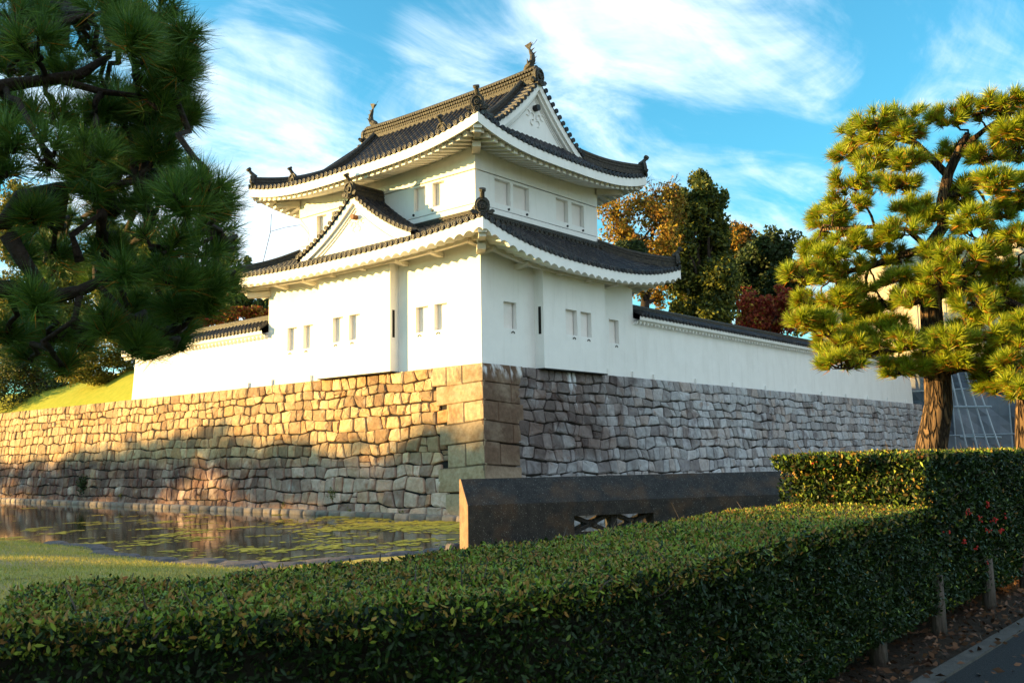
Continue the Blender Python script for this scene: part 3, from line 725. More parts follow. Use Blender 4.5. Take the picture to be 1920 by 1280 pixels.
def rubble(surf, smax, left, seed, s_far_w):
    random.seed(seed); mb = MB(); back = MB()
    S_ = np.linspace(-.0, smax, 60); Vs = np.linspace(-.6, HS, 8)
    back.grid([[surf(s, v, -.02) for v in Vs] for s in S_])
    v = .0; cuts = [0.0]
    while v < HS-.62: v += random.uniform(.40, .56); cuts.append(v)
    sc = (HS-.04)/ (v+.46); cuts = [c*sc for c in cuts]+[HS]
    nc = len(cuts); knots = int(smax/.8)+3
    wob = [[0 if k in (0, nc-1) else random.uniform(-.11, .11) for _ in range(knots)] for k in range(nc)]
    def bed(k, s): return cuts[k]+float(np.interp(s/.8, range(knots), wob[k]))
    for k in range(nc-1):
        vm = (cuts[k]+cuts[k+1])/2; s = quoin_len(vm, left)[0]-.22+random.uniform(-.08, .08); jb = jt = s
        while s < smax:
            w = random.choice((.36, .44, .50, .54, .60, .66, .74, .86))*random.uniform(.9, 1.1); s2 = s+w
            nb, nt_ = s2+random.uniform(-.13, .13), s2+random.uniform(-.13, .13)
            d = lambda: random.uniform(-.03, .03)
            dep = random.uniform(.06, .125)
            e4 = [random.uniform(-.035, .035) if 0 < k < nc-2 else 0 for _ in range(4)]
            BL = (jb, bed(k, jb)); BR = (nb, bed(k, nb)); TR = (nt_, bed(k+1, nt_)); TL = (jt, bed(k+1, jt))
            BL, BR, TR, TL = [(q[0], q[1]+e) for q, e in zip((BL, BR, TR, TL), e4)]
            if k == nc-2: TR = (nt_, HS); TL = (jt, HS)
            if random.random() < .025 and k < nc-2:     # a narrow pair, one stone over another
                f = random.uniform(.4, .6); ML = tuple(np.array(BL)*(1-f)+np.array(TL)*f); MR = tuple(np.array(BR)*(1-f)+np.array(TR)*f)
                stone(mb, surf, BL, BR, MR, ML, dep); stone(mb, surf, ML, MR, TR, TL, dep*.9)
            else: stone(mb, surf, BL, BR, TR, TL, dep)
            s = s2; jb, jt = nb, nt_
    return mb, back
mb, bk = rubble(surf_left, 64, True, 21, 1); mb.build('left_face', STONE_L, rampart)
mb2, bk2 = rubble(surf_right, 48.8, False, 34, 1); mb2.build('right_face', STONE_R, rampart)
bk.grid([[surf_right(s, v, -.02) for v in np.linspace(-.6, HS, 8)] for s in np.linspace(0, 48.8, 40)])
bk.box(.3, 48, .3, 64, 5.2, 5.50)
bk.quad((48.4, -.6, -.5), (48.4, 20, -.5), (48.4, 20, HS), (48.4, .2, HS))
bk.build('joint_backing', JOINT, rampart)
def panel(mb, surf, s0, s1, v0, v1, n=.11, corner=False):
    g = .012; a = -n if corner else s0+g; b = s1-g; lo, hi = v0+g, v1-g
    e = .025
    out = [(a, lo), (b, lo), (b, hi), (a, hi)]; a2 = a if corner else a+e
    inn = [(a2, lo+e), (b-e, lo+e), (b-e, hi-e), (a2, hi-e)]
    vs = [surf(s, v, -.02) for s, v in out]+[surf(s, v, n-.03) for s, v in out]+[surf(s, v, n) for s, v in inn]
    mid = [(a2+(b-e-a2)*i/4, lo+e+(hi-lo-2*e)*j/3) for j in range(4) for i in range(5)]
    mb.add(vs, [(0, 1, 5, 4), (1, 2, 6, 5), (2, 3, 7, 6), (3, 0, 4, 7), (4, 5, 9, 8), (5, 6, 10, 9), (6, 7, 11, 10), (7, 4, 8, 11)])
    NA, NB = 7, 5; G = []
    for i in range(NA):
        row = []
        for j in range(NB):
            fa, fb = i/(NA-1), j/(NB-1); edge = 0 if i in (0, NA-1) or j in (0, NB-1) else 1
            row.append(surf(a2+(b-e-a2)*fa, lo+e+(hi-lo-2*e)*fb, n+edge*(.025+random.uniform(-.016, .016))))
        G.append(row)
    mb.grid(G)
random.seed(5)
ql = MB(); qr = MB()
for k in range(7):
    v0, v1 = QH[k], QH[k+1]
    for left, mbq, sf in ((True, ql, surf_left), (False, qr, surf_right)):
        j0 = 0
        for i, j in enumerate((QL if left else QR_)[k]):
            panel(mbq, sf, j0, j, v0+(random.uniform(-.03, .03) if i else 0), v1+(random.uniform(-.03, .03) if i and k < 6 else 0), .11-.012*i, i == 0); j0 = j
ql.build('corner_stones', QUOIN, rampart); qr.build('corner_stones', QUOIN_R, rampart)
fm = MB(); random.seed(9)
s = -1.6
while s < 64:
    w = random.uniform(.55, .95); P = surf_left(s, 0, .0); y0 = s-1.12
    stone(fm, lambda a, b, n: np.array([-1.22-n-(.26-b)*.15, a-1.12, b-.04]), (s, -.02), (s+w, -.02), (s+w, .24), (s, .24), .20, .012, .02); s += w
s = -.2
while s < 48:
    w = random.uniform(.55, .95)
    stone(fm, lambda a, b, n: np.array([a-1.12, -1.22-n-(.26-b)*.15, b-.04]), (s, -.02), (s+w, -.02), (s+w, .24), (s, .24), .20, .012, .02); s += w
fm.build('foot_stones', KERBSTONE, rampart, smooth=True)

# ------------------------------------------------------------------ ground, moat, paths
def d_land(x, y): return np.maximum(-13.9-x+.35*np.sin(y*.55)+.15*np.sin(y*1.7), -7.0-y+.25*np.sin(x*.8)+.12*np.sin(x*2.1))
def land_z(x, y):
    d = d_land(x, y); z = np.where(d > 0, .04+.30*(1-np.exp(-np.maximum(d, 0)/2.2))+np.clip((d-1.5)*.035, 0, .27), -.04+np.minimum(d, 0)*.5)
    return np.maximum(z, -.6)+np.where(d > .5, .02*np.sin(x*1.3+y*.7)*np.sin(y*1.1), 0)
def grass_extra(nt, geo, col):
    col = mask_mix(nt, col, nnoise(nt, geo, .55, .42, .62, amt=.75), (.34, .26, .14))
    return mask_mix(nt, col, nnoise(nt, geo, 1.7, .60, .70, amt=.6), (.10, .075, .045))
LAWN = mat('lawn', (.33, .30, .07), (.40, .33, .10), 6, .95, .8, 45, .1, extra=grass_extra)
gx = np.concatenate([[-600, -250, -120, -75], np.arange(-60, -12, .5), np.arange(-12, 60, 1.5), [80, 150, 400]])
gy = np.concatenate([[-600, -250, -120, -70], np.arange(-50, -24, 2), np.arange(-24, 12, .5), np.arange(12, 70, 2), [90, 150, 300, 700]])
m = MB(); m.grid([[(x, y, float(land_z(np.float64(x), np.float64(y)))) for y in gy] for x in gx])
ground = struct(m.build('ground', LAWN, None, smooth=True))
# water
def water_mat():
    m = bpy.data.materials.new('moat_water'); m.use_nodes = True; nt = m.node_tree; N, L = nt.nodes, nt.links; b = N['Principled BSDF']
    b.inputs['Base Color'].default_value = (.045, .036, .014, 1); b.inputs['Roughness'].default_value = .035; b.inputs['IOR'].default_value = 1.34; b.inputs['Specular IOR Level'].default_value = .6
    g = N.new('ShaderNodeNewGeometry'); n = N.new('ShaderNodeTexNoise'); n.inputs['Scale'].default_value = 2.6; n.inputs['Detail'].default_value = 3; L.new(g.outputs['Position'], n.inputs['Vector'])
    bp = N.new('ShaderNodeBump'); bp.inputs['Strength'].default_value = .10; bp.inputs['Distance'].default_value = .03; L.new(n.outputs['Fac'], bp.inputs['Height']); L.new(bp.outputs[0], b.inputs['Normal'])
    return m
m = MB(); m.quad((-30, -12, 0), (70, -12, 0), (70, 0, 0), (-30, 0, 0)); m.quad((-30, 0, 0), (2, 0, 0), (2, 120, 0), (-30, 120, 0))
struct(m.build('moat_water', water_mat()))
# floating algae
ALGAE = mat('algae', (.50, .36, .03), (.60, .43, .07), 8, .8, .3, 40, .2, island=[(0, (.7, .75, .7)), (1, (1.15, 1.1, 1))])
m = MB(); random.seed(12)
def blob(x, y, rx, ry, z):
    n = 8; ph = random.uniform(0, 6); vs = []
    for j in range(n):
        t = 2*math.pi*j/n; k = 1+.28*math.sin(2*t+ph)+.22*random.uniform(-1, 1); vs.append((x+rx*k*math.cos(t), y+ry*k*math.sin(t), z))
    m.add(vs, [tuple(range(n))])
cnt = 0
while cnt < 160:
    px = random.uniform(-60, 900); py = random.uniform(946, 1066); w = RW.T @ np.array([(px-960)/F_PX, (py-640)/F_PX, 1]); p = CAM+w*(-CAM[2]/w[2])
    if d_land(p[0], p[1]) > -.1 or p[0] > -1.7: continue
    mat_ = px > 600 and py < 996
    if random.random() > (.95 if mat_ else .30 if py > 1022 and px > 330 else .10 if px < 330 else .2): continue
    sp = random.uniform(.3, .8) if mat_ else random.uniform(.12, .45)
    for _ in range(int(sp*(90 if mat_ else 60))):
        q = (p[0]+random.gauss(0, sp), p[1]+random.gauss(0, sp*.6))
        if d_land(*q) > -.05 or q[0] > -1.45: continue
        r = random.uniform(.02, .11); blob(q[0], q[1], r*random.uniform(.8, 1.8), r*random.uniform(.6, 1.2), .006+random.random()*.004)
    cnt += 1
tag(m.build('floating_algae', ALGAE, fixn=False), 'yellow green algae floating in patches on the moat', 'algae', kind='stuff')
# soil strip, kerb, asphalt path
SOIL = mat('soil', (.05, .035, .025), (.03, .022, .016), 7, .95, .8, 30, .1)
ASPHALT = mat('asphalt', (.018, .019, .022), (.03, .03, .032), 40, .85, .5, 120, .3)
CONC = mat('concrete_edge', (.12, .11, .10), (.075, .07, .065), 5, .9, .4, 60, .2)
def sheet(name, x0, x1, y0, y1, z, mt, n=40):
    m = MB(); m.grid([[(x, y, z) for y in np.linspace(y0, y1, 8)] for x in np.linspace(x0, x1, n)]); return struct(m.build(name, mt))
zs = .665
sheet('soil', -34, 40, -20.98, -18.2, zs, SOIL); sheet('path', -60, 60, -29, -20.85, zs+.012, ASPHALT)
m = MB(); m.box(-40, 40, -20.99, -20.86, .4, zs+.03); struct(m.build('path_kerb', CONC))
# grass bank behind the wall, castle ground
MOUND = mat('bank_grass', (.24, .27, .03), (.32, .31, .04), 3, .95, .7, 30, .1)
m = MB(); xs = np.linspace(.32, 40, 26); ysm = np.linspace(24, 140, 40)
m.grid([[(x, y, 5.46+4.4*(1-math.exp(-max(x-.3, 0)/3.9))*(.55+.45*math.exp(-max(y-27, 0)/30))+.12*math.sin(x*1.7+y)*min(1, x)) for y in ysm] for x in xs]); struct(m.build('grass_bank', MOUND, smooth=True))
m = MB(); m.quad((.5, .5, 5.52), (160, .5, 5.52), (160, 160, 5.52), (.5, 160, 5.52)); struct(m.build('castle_ground', SOIL))

# ------------------------------------------------------------------ foliage helpers
def unit(v): return v/(np.linalg.norm(v, axis=-1, keepdims=True)+1e-9)
def leaf_quads(P, D, size, ratio=.42, fold=.15):
    n = len(P); D = unit(D); S = unit(np.cross(D, rng.normal(size=(n, 3)))); Nn = np.cross(D, S)
    sz = size*rng.uniform(.65, 1.3, (n, 1))
    V = np.empty((n, 4, 3)); V[:, 0] = P-D*sz*.5; V[:, 2] = P+D*sz*.5; V[:, 1] = P+S*sz*ratio*.5+Nn*sz*fold; V[:, 3] = P-S*sz*ratio*.5+Nn*sz*fold
    return V.reshape(-1, 3)
def leaf_blades(P, D, size, ratio=.42, curl=.12, flat=None):
    n = len(P); D = unit(D); rnd = rng.normal(size=(n, 3))
    if flat is not None: S = unit(np.cross(D, np.array(flat, float)+rnd*.55))
    else: S = unit(np.cross(D, rnd))
    Nn = np.cross(D, S); sz = size*rng.uniform(.55, 1.45, (n, 1)); wd = ratio*rng.uniform(.7, 1.25, (n, 1)); V = np.empty((n, 6, 3))
    for k, (t, w) in enumerate(((-.5, 0), (-.18, .42), (.2, .46), (.5, 0), (.2, -.46), (-.18, -.42))): V[:, k] = P+D*sz*t+S*sz*wd*w+Nn*sz*curl*(abs(w)*.5-t*t*1.2)
    return V.reshape(-1, 3)
def needle_tris(P, D, n, length, width, spread=-.15, droop=.0):
    k = len(P); d = rng.normal(size=(k, n, 3)); d = unit(d); ax = unit(D)[:, None, :]
    c = (d*ax).sum(-1, keepdims=True); d = np.where(c < spread, d-2*c*ax, d); d = unit(d+ax*.35)
    ln = length*rng.uniform(.7, 1.15, (k, n, 1)); b = P[:, None, :]+d*length*.06-ax*length*rng.uniform(0, .45, (k, n, 1))
    s = unit(np.cross(d, rng.normal(size=(k, n, 3))))*width
    V = np.empty((k, n, 3, 3)); V[:, :, 0] = b-s; V[:, :, 1] = b+s; V[:, :, 2] = b+d*ln; V[:, :, 2, 2] -= droop*length
    return V.reshape(-1, 3), d
def curve(a, b, sag=0.0, wob=0.0, n=7):
    a = np.array(a, float); b = np.array(b, float); L_ = np.linalg.norm(b-a); P = []
    for i in range(n):
        t = i/(n-1); p = a+(b-a)*t; p[2] += sag*math.sin(math.pi*t)
        if 0 < i < n-1: p += np.array([random.gauss(0, wob) for _ in range(3)])*L_
        P.append(p)
    return P
def twigs(mb, p, d, ln, r, depth, spread=.5):
    q = np.array(p)+np.array(d)*ln; mb.tube([p, q], [r, r*.6], 3)
    if depth <= 0: return
    for _ in range(random.choice((2, 3))):
        nd = np.array(d)+np.array([random.gauss(0, spread) for _ in range(3)])*.7; nd /= np.linalg.norm(nd)
        f = random.uniform(.4, 1); twigs(mb, np.array(p)+np.array(d)*ln*f, nd, ln*random.uniform(.55, .8), r*.6, depth-1, spread)
LEAFG = lambda name, a, b, isl, tr=.25: mat(name, a, b, 1.2, .6, 0, 30, .25, island=isl, trans=tr)
M_DK = LEAFG('dark_leaf', (.045, .07, .02), (.03, .05, .016), [(0, (.6, .6, .6)), (.6, (1, 1, 1)), (1, (1.6, 1.5, 1.1))])
M_GR = LEAFG('green_leaf', (.17, .18, .025), (.11, .13, .022), [(0, (.6, .6, .6)), (.6, (1, 1, 1)), (1, (1.6, 1.45, 1.1))])
M_OR = LEAFG('orange_leaf', (.36, .21, .03), (.26, .115, .02), [(0, (.5, .4, .4)), (.5, (1, 1, 1)), (1, (1.3, 1.6, 1.2))], .4)
M_RD = LEAFG('red_leaf', (.36, .045, .03), (.24, .04, .025), [(0, (.5, .5, .5)), (.6, (1, 1, 1)), (1, (1.5, 2.2, 1.2))], .4)
M_YE = LEAFG('yellow_leaf', (.26, .21, .025), (.18, .16, .025), [(0, (.5, .5, .5)), (.6, (1, 1, 1)), (1, (1.4, 1.2, 1.1))], .35)
def leaf_tree(name, label, base, blobs, n, size, mats, mix, seed, trunk_r=.25, group=None, bark=BARKDARK, cat='tree', bare=0, lean=0):
    """blobs: (centre xyz, radius xyz); the crown is sub-clumps of leaf faces inside each blob, limbs run to every blob"""
    global rng
    rng = np.random.default_rng(seed); random.seed(seed); base = np.array(base, float)
    t = thing(name, label, cat, base, group); Vs, ms = [], []; tb = MB()
    cen = np.mean([b[0] for b in blobs], axis=0); top = max(b[0][2]+b[1][2] for b in blobs)
    fork = np.array([base[0]*.5+cen[0]*.5, base[1]*.5+cen[1]*.5, base[2]+(cen[2]-base[2])*.62])
    tb.tube(curve(base-np.array([0, 0, .2]), fork, 0, .03, 6), list(np.linspace(trunk_r, trunk_r*.6, 6)), 7)
    vol = sum(b[1][0]*b[1][2] for b in blobs)
    for c, r in blobs:
        c = np.array(c, float); r = np.array(r, float)
        tb.tube(curve(fork, c, .0, .05, 6), list(np.linspace(trunk_r*.45, trunk_r*.10, 6)), 5)
        k = max(8, int(20*rng.uniform(.8, 1.2))); nn = int(1.7*n*r[0]*r[2]/vol/k)
        u = unit(rng.normal(size=(k, 3)))*rng.uniform(.15, 1.05, (k, 1))
        for i in range(k):
            cc = c+u[i]*r*.85; rr = r*rng.uniform(.24, .5)*rng.uniform(.8, 1.2, 3)
            v = unit(rng.normal(size=(nn, 3)))*rng.uniform(.1, 1.15, (nn, 1))**.6
            P = cc+v*rr; Vs.append(leaf_quads(P, rng.normal(size=(nn, 3))+[0, 0, -.3], size, .6)); ms.append(rng.choice(len(mats), nn, p=mix))
            if rng.random() < .5: tb.tube(curve(c, cc, 0, .05, 4), [trunk_r*.10, trunk_r*.07, trunk_r*.05, trunk_r*.03], 4)
        for _ in range(bare):
            d = np.array([random.gauss(0, .35), random.gauss(0, .35), 1.0]); d /= np.linalg.norm(d); twigs(tb, c+np.array([0, 0, r[2]*.3]), d, r[2]*.55, .035, 3, .45)
    np_mesh('crown', np.concatenate(Vs), 4, mats, t, np.concatenate(ms)); tb.build('trunk', bark, t, smooth=True)
    return t
def pxblobs(L_, dist, depth=1.0):
    out = []
    for x, y, rx, ry in L_:
        s = dist/F_PX*1.02; c = at((x, y), dist+random.uniform(-.6, .6)*depth); out.append((c, (rx*s*1.15, rx*s*1.15, ry*s*1.15)))
    return out
def base_of(px, dist, z=5.5): p = at((px, 800), dist); return np.array([p[0], p[1], z])
random.seed(3)
D = 62
leaf_tree('maple_tree', 'sparse orange autumn tree with dark limbs close behind the right edge of the turret', base_of(1215, D), pxblobs([(1150, 400, 36, 44), (1195, 378, 44, 40), (1235, 410, 42, 48), (1170, 445, 44, 34), (1255, 372, 32, 30), (1245, 455, 40, 40), (1200, 480, 40, 30), (1230, 560, 30, 26), (1200, 545, 18, 20)], D, 3), 5200, .24, [M_OR, M_YE], [.6, .4], 41, .5, bare=4)
D = 66
leaf_tree('evergreen_tree', 'tallest green evergreen tree behind the right wall, with a yellow lit left side', base_of(1320, D), pxblobs([(1318, 350, 28, 32), (1285, 385, 34, 40), (1330, 400, 34, 46), (1275, 440, 34, 46), (1325, 470, 40, 48), (1300, 530, 50, 50), (1345, 540, 46, 50), (1300, 600, 46, 34), (1350, 600, 40, 30), (1265, 500, 36, 50), (1345, 440, 30, 40)], D, 3), 34000, .30, [M_GR, M_DK], [.55, .45], 42, .5)
D = 74
leaf_tree('round_orange_tree', 'rounded orange brown tree between the tall evergreen and the dark broad tree', base_of(1385, D), pxblobs([(1380, 455, 32, 30), (1395, 485, 30, 28)], D, 2), 5000, .28, [M_OR, M_DK], [.7, .3], 43, .25, bare=3)
D = 70
leaf_tree('broad_dark_tree', 'dark green broad tree beside the pine, over the far end of the right wall', base_of(1450, D), pxblobs([(1455, 465, 44, 34), (1420, 500, 46, 44), (1395, 540, 40, 44), (1410, 590, 40, 34), (1480, 520, 44, 44), (1440, 570, 50, 40), (1500, 590, 40, 40)], D, 3), 20000, .30, [M_DK], [1.0], 44, .4)
D = 58
leaf_tree('red_maple', 'deep red maple just above the tiled coping of the right wall', base_of(1430, D), pxblobs([(1415, 580, 34, 30), (1450, 600, 34, 26), (1395, 610, 26, 22), (1470, 560, 22, 26)], D, 2), 6500, .22, [M_RD, M_OR], [.8, .2], 45, .2)
leaf_tree('clipped_pine_shrub', 'dark green rounded shrub peeping over the lower roof behind the turret', base_of(1170, 54), pxblobs([(1175, 470, 28, 20), (1200, 465, 20, 16)], 54, 1), 3500, .2, [M_DK], [1.0], 46, .15)
# trees on the grass bank at left
D = 80
leaf_tree('bank_tree', 'dark green tree showing under the eave tip left of the turret', base_of(475, D), pxblobs([(470, 520, 28, 34), (445, 560, 30, 28), (492, 575, 18, 20), (420, 540, 30, 30)], D, 2), 9000, .28, [M_DK, M_GR], [.8, .2], 47, .3)
leaf_tree('red_maple', 'red orange maple above the coping of the short left wall', base_of(420, 62), pxblobs([(375, 600, 34, 20), (430, 590, 30, 18), (480, 588, 22, 14)], 62, 2), 5500, .2, [M_OR, M_RD], [.6, .4], 48, .18)
leaf_tree('bank_tree', 'large shaded evergreen behind the near pine, on the grass bank', base_of(260, 61, 7), pxblobs([(225, 500, 46, 70), (270, 500, 60, 70), (330, 560, 50, 50), (235, 600, 50, 50), (300, 610, 40, 36), (380, 540, 40, 40)], 61, .5), 26000, .3, [M_DK, M_GR, M_YE], [.5, .35, .15], 49, .5)
leaf_tree('bank_tree', 'yellow lit tree crown peeping through the pine at far left', base_of(60, 100, 8), pxblobs([(45, 370, 40, 34), (20, 410, 44, 36), (90, 420, 40, 36), (30, 470, 50, 44), (110, 490, 50, 50), (170, 520, 50, 50), (70, 560, 60, 50), (150, 600, 60, 50), (20, 620, 60, 60)], 100, 2), 26000, .36, [M_YE, M_GR, M_DK], [.4, .4, .2], 50, .5)
leaf_tree('bank_shrub', 'golden clipped shrub on the grass bank by the end of the left wall', base_of(205, 64, 6.2), pxblobs([(205, 665, 42, 26), (170, 690, 30, 20), (235, 640, 26, 30), (238, 692, 30, 24), (150, 706, 30, 18), (195, 708, 34, 18), (235, 715, 26, 16), (165, 680, 36, 26)], 64, .5), 6500, .16, [M_YE, M_GR], [.6, .4], 51, .1, cat='shrub')
leaf_tree('bank_shrub', 'dark shaded shrub on the grass bank left of the golden one', base_of(90, 72, 7), pxblobs([(90, 670, 60, 60), (150, 655, 40, 50), (30, 690, 46, 60), (60, 740, 50, 30), (-20, 740, 50, 40), (120, 715, 40, 28)], 73, .6), 9000, .18, [M_DK, M_GR], [.75, .25], 52, .1, cat='shrub')
leaf_tree('bank_shrub', 'orange tinged shrub low at the left edge of the grass bank', base_of(20, 75, 6), pxblobs([(30, 700, 46, 26), (-10, 720, 40, 24), (80, 715, 30, 18)], 75, .5), 5000, .16, [M_OR, M_YE, M_GR], [.4, .3, .3], 53, .1, cat='shrub')
# the wooded far bank of the moat to the left: it shades the moat and the foreground
random.seed(77); k = 0
for (y, h) in [(1, 5.2), (5, 5.5), (10, 6.5), (15, 6.0), (20, 5.2), (25, 5.5), (30, 5.8), (35, 6.4), (41, 7.8), (47, 8.8), (54, 9.6), (61, 9.4), (69, 10.0), (77, 9.6), (86, 10.2), (96, 10.4), (107, 10.4), (119, 10.6)]:
    x = -45+random.uniform(-1.5, 1.5); bl = []; w_ = 5.5 if y > 38 else 3; h = h*random.uniform(1.0, 1.10) if y > 38 else h
    for j in range(5 if y < 38 else 8): bl.append(((x+random.uniform(-2, 2), y+random.uniform(-w_, w_), h-1.5-random.uniform(0, 1.2)), (2.2, 2.2, 1.5)))
    for j in range(4): bl.append(((x+random.uniform(-2, 2), y-3+2*j, h*.35), (2.6, 2.6, h*.36)))
    leaf_tree('bank_tree', 'dense leafy tree in the row along the near bank of the moat', (x, y, .6), bl, 3000 if y < 38 else 4200, .5, [M_DK], [1.0], 300+k, .2, group='row of trees along the near bank'); k += 1

# unseen trees added behind the camera to cut sky light on the hedge
random.seed(55)
for i, x in enumerate((-44, -34, -24.5, -14, -3)):
    bl = [((x+random.uniform(-2.6, 2.6), -37+random.uniform(-2.2, 2.2), random.uniform(3.4, 9.5)), (2.2, 2.2, 1.5)) for _ in range(12)]
    leaf_tree('sky_blocking_tree', 'broad leafy tree added out of view across the path to darken the hedge front', (x, -37, .66), bl, 4200, .42, [M_DK, M_GR], [.6, .4], 400+i, .24, group='trees added across the path to block sky light')
# ------------------------------------------------------------------ pines
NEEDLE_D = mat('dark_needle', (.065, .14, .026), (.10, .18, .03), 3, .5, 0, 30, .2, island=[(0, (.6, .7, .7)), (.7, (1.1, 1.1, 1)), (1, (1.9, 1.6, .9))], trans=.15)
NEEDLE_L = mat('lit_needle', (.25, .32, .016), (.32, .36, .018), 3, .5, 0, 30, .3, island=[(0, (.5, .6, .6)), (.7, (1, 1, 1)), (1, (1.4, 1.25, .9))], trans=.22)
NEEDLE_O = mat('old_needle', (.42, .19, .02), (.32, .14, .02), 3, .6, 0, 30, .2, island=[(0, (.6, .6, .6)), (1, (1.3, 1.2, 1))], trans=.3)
def pine(name, label, base, trunk, limbs, pads, per_pad, nn, length, width, mats, bark, seed, old=.1, flat=.5, orient=(0, 0, 1)):
    """trunk and limbs: lists of (point, radius); pads: (centre, radius); every pad is a set of needle tufts on short twigs"""
    global rng
    rng = np.random.default_rng(seed); random.seed(seed)
    t = thing(name, label, 'pine tree', base); tb = MB()
    tb.tube([p for p, r in trunk], [r for p, r in trunk], 14, rough=.07); tb.build('trunk', bark, t, smooth=True)
    if limbs:
        lb = MB()
        for L_ in limbs: lb.tube([p for p, r in L_], [r for p, r in L_], 8, rough=.08)
    else: lb = MB()
    V, ms = [], []; axis_pts = np.array([p for L_ in ([trunk]+limbs) for p, r in L_])
    for c, r in pads:
        c = np.array(c); k = max(3, int(per_pad*rng.uniform(.8, 1.2)))
        u = unit(rng.normal(size=(k, 3)))*rng.uniform(.3, 1, (k, 1))**.5; u[:, 2] *= flat
        P = c+u*r; D = unit(u*np.array([1, 1, .7])+np.array(orient)*.75+rng.normal(size=(k, 3))*.2)
        v, d = needle_tris(P, D, nn, length, width); V.append(v)
        back = (d*D[:, None, :]).sum(-1) < .42
        ms.append(np.where(back & (rng.random(back.shape) < old*4), len(mats)-1, rng.integers(0, len(mats)-1, back.shape)).ravel())
        j = int(np.argmin(((axis_pts-c)**2).sum(1))); q = axis_pts[j]
        br = curve(q, c-np.array([0, 0, r*.25]), r*.1, .03, 7); lb.tube(br, list(np.linspace(max(.014, .012*np.linalg.norm(q-c)+.008), .012, 7)), 5, rough=.1)
        for i in range(0, k, 2): lb.tube([br[-2 if i % 4 else -1], (br[-1]+P[i])/2+np.array([0, 0, -.03]), P[i]], [.012, .009, .006], 4)
    lb.build('limbs', bark, t, smooth=True)
    np_mesh('needles', np.concatenate(V), 3, mats, t, np.concatenate(ms)); return t
D = 14.5
def tr(L_, dist, k=.70): return [(at((x, y), dist), r/F_PX*dist*k) for x, y, r in L_]
trunkR = tr([(1744, 905, 40), (1747, 838, 36), (1760, 760, 33), (1757, 690, 31), (1750, 630, 28), (1745, 575, 25), (1750, 520, 20), (1741, 465, 16), (1768, 425, 14), (1766, 380, 14), (1778, 325, 13), (1797, 285, 10), (1815, 250, 7)], D)
limbsR = [tr([(1745, 465, 13), (1690, 478, 9), (1630, 500, 8), (1560, 515, 5)], D), tr([(1768, 370, 10), (1830, 352, 7), (1900, 325, 6), (1950, 320, 5)], D), tr([(1750, 550, 18), (1800, 545, 12), (1880, 560, 9), (1950, 590, 7)], D),
          tr([(1760, 700, 14), (1800, 690, 10), (1870, 690, 8)], D), tr([(1778, 330, 10), (1720, 270, 7), (1660, 255, 5)], D), tr([(1797, 285, 8), (1850, 240, 6), (1890, 215, 4)], D), tr([(1755, 640, 10), (1690, 655, 7), (1590, 665, 5)], D),
          tr([(1741, 465, 8), (1700, 430, 6), (1640, 425, 5), (1540, 430, 4)], D)]
padpx = [(1640, 212), (1690, 205), (1775, 205), (1830, 190), (1875, 178), (1915, 195), (1610, 250), (1660, 255), (1700, 250), (1590, 285), (1890, 245), (1935, 240),
         (1630, 300), (1690, 300), (1790, 282), (1850, 290), (1905, 280), (1600, 335), (1650, 345), (1585, 380), (1690, 345), (1800, 350), (1860, 340), (1910, 350),
         (1530, 410), (1565, 405), (1550, 440), (1590, 450), (1700, 400), (1720, 385), (1690, 430), (1800, 372), (1830, 410), (1870, 395), (1910, 385), (1640, 450), (1740, 400), (1510, 470), (1500, 510), (1545, 480), (1590, 500), (1550, 520), (1510, 560), (1560, 560),
         (1600, 545), (1490, 595), (1530, 605), (1575, 600), (1620, 590), (1655, 560), (1680, 520), (1720, 520), (1715, 560), (1760, 520), (1800, 480), (1850, 470), (1890, 455), (1930, 440), (1790, 540), (1840, 510), (1890, 500), (1640, 620), (1680, 605),
         (1830, 560), (1870, 580), (1920, 560), (1850, 620), (1900, 630), (1930, 610), (1810, 600), (1545, 645), (1580, 650), (1610, 665), (1560, 680), (1640, 655), (1690, 640), (1715, 685), (1750, 668), (1790, 675), (1830, 668), (1870, 690), (1910, 680), (1850, 715), (1890, 725), (1800, 630), (1930, 720), (1680, 690)]
random.seed(31); padpx = [(x+(16 if x < 1562 else 0), y+(14 if y < 235 else 0)) for x, y in padpx]+[(1700, 300), (1830, 440), (1760, 470), (1670, 480), (1610, 575), (1560, 625), (1870, 540), (1780, 640)]
padsR = [(at(p, D+random.uniform(-.9, .9)), random.uniform(.25, .37)) for p in padpx]
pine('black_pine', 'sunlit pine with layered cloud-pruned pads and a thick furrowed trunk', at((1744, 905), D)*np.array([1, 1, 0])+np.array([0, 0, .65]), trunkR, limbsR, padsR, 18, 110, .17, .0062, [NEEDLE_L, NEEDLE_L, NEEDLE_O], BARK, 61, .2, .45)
D = 15.5
pine('black_pine', 'second pine at the right edge, only its leaning trunk and a low pad showing', at((1930, 905), D)*np.array([1, 1, 0])+np.array([0, 0, .65]), tr([(1930, 905, 26), (1924, 840, 24), (1922, 770, 22), (1930, 715, 20), (1950, 640, 16), (1975, 560, 12)], D), [tr([(1935, 700, 10), (1900, 660, 6), (1885, 640, 4)], D)],
     [(at(p, D), .36) for p in ((1900, 640), (1925, 620), (1950, 600), (1960, 540), (1990, 560), (1930, 680), (2000, 500), (1970, 650))], 18, 105, .165, .0062, [NEEDLE_L, NEEDLE_L, NEEDLE_O], BARK, 62, .16, .62)
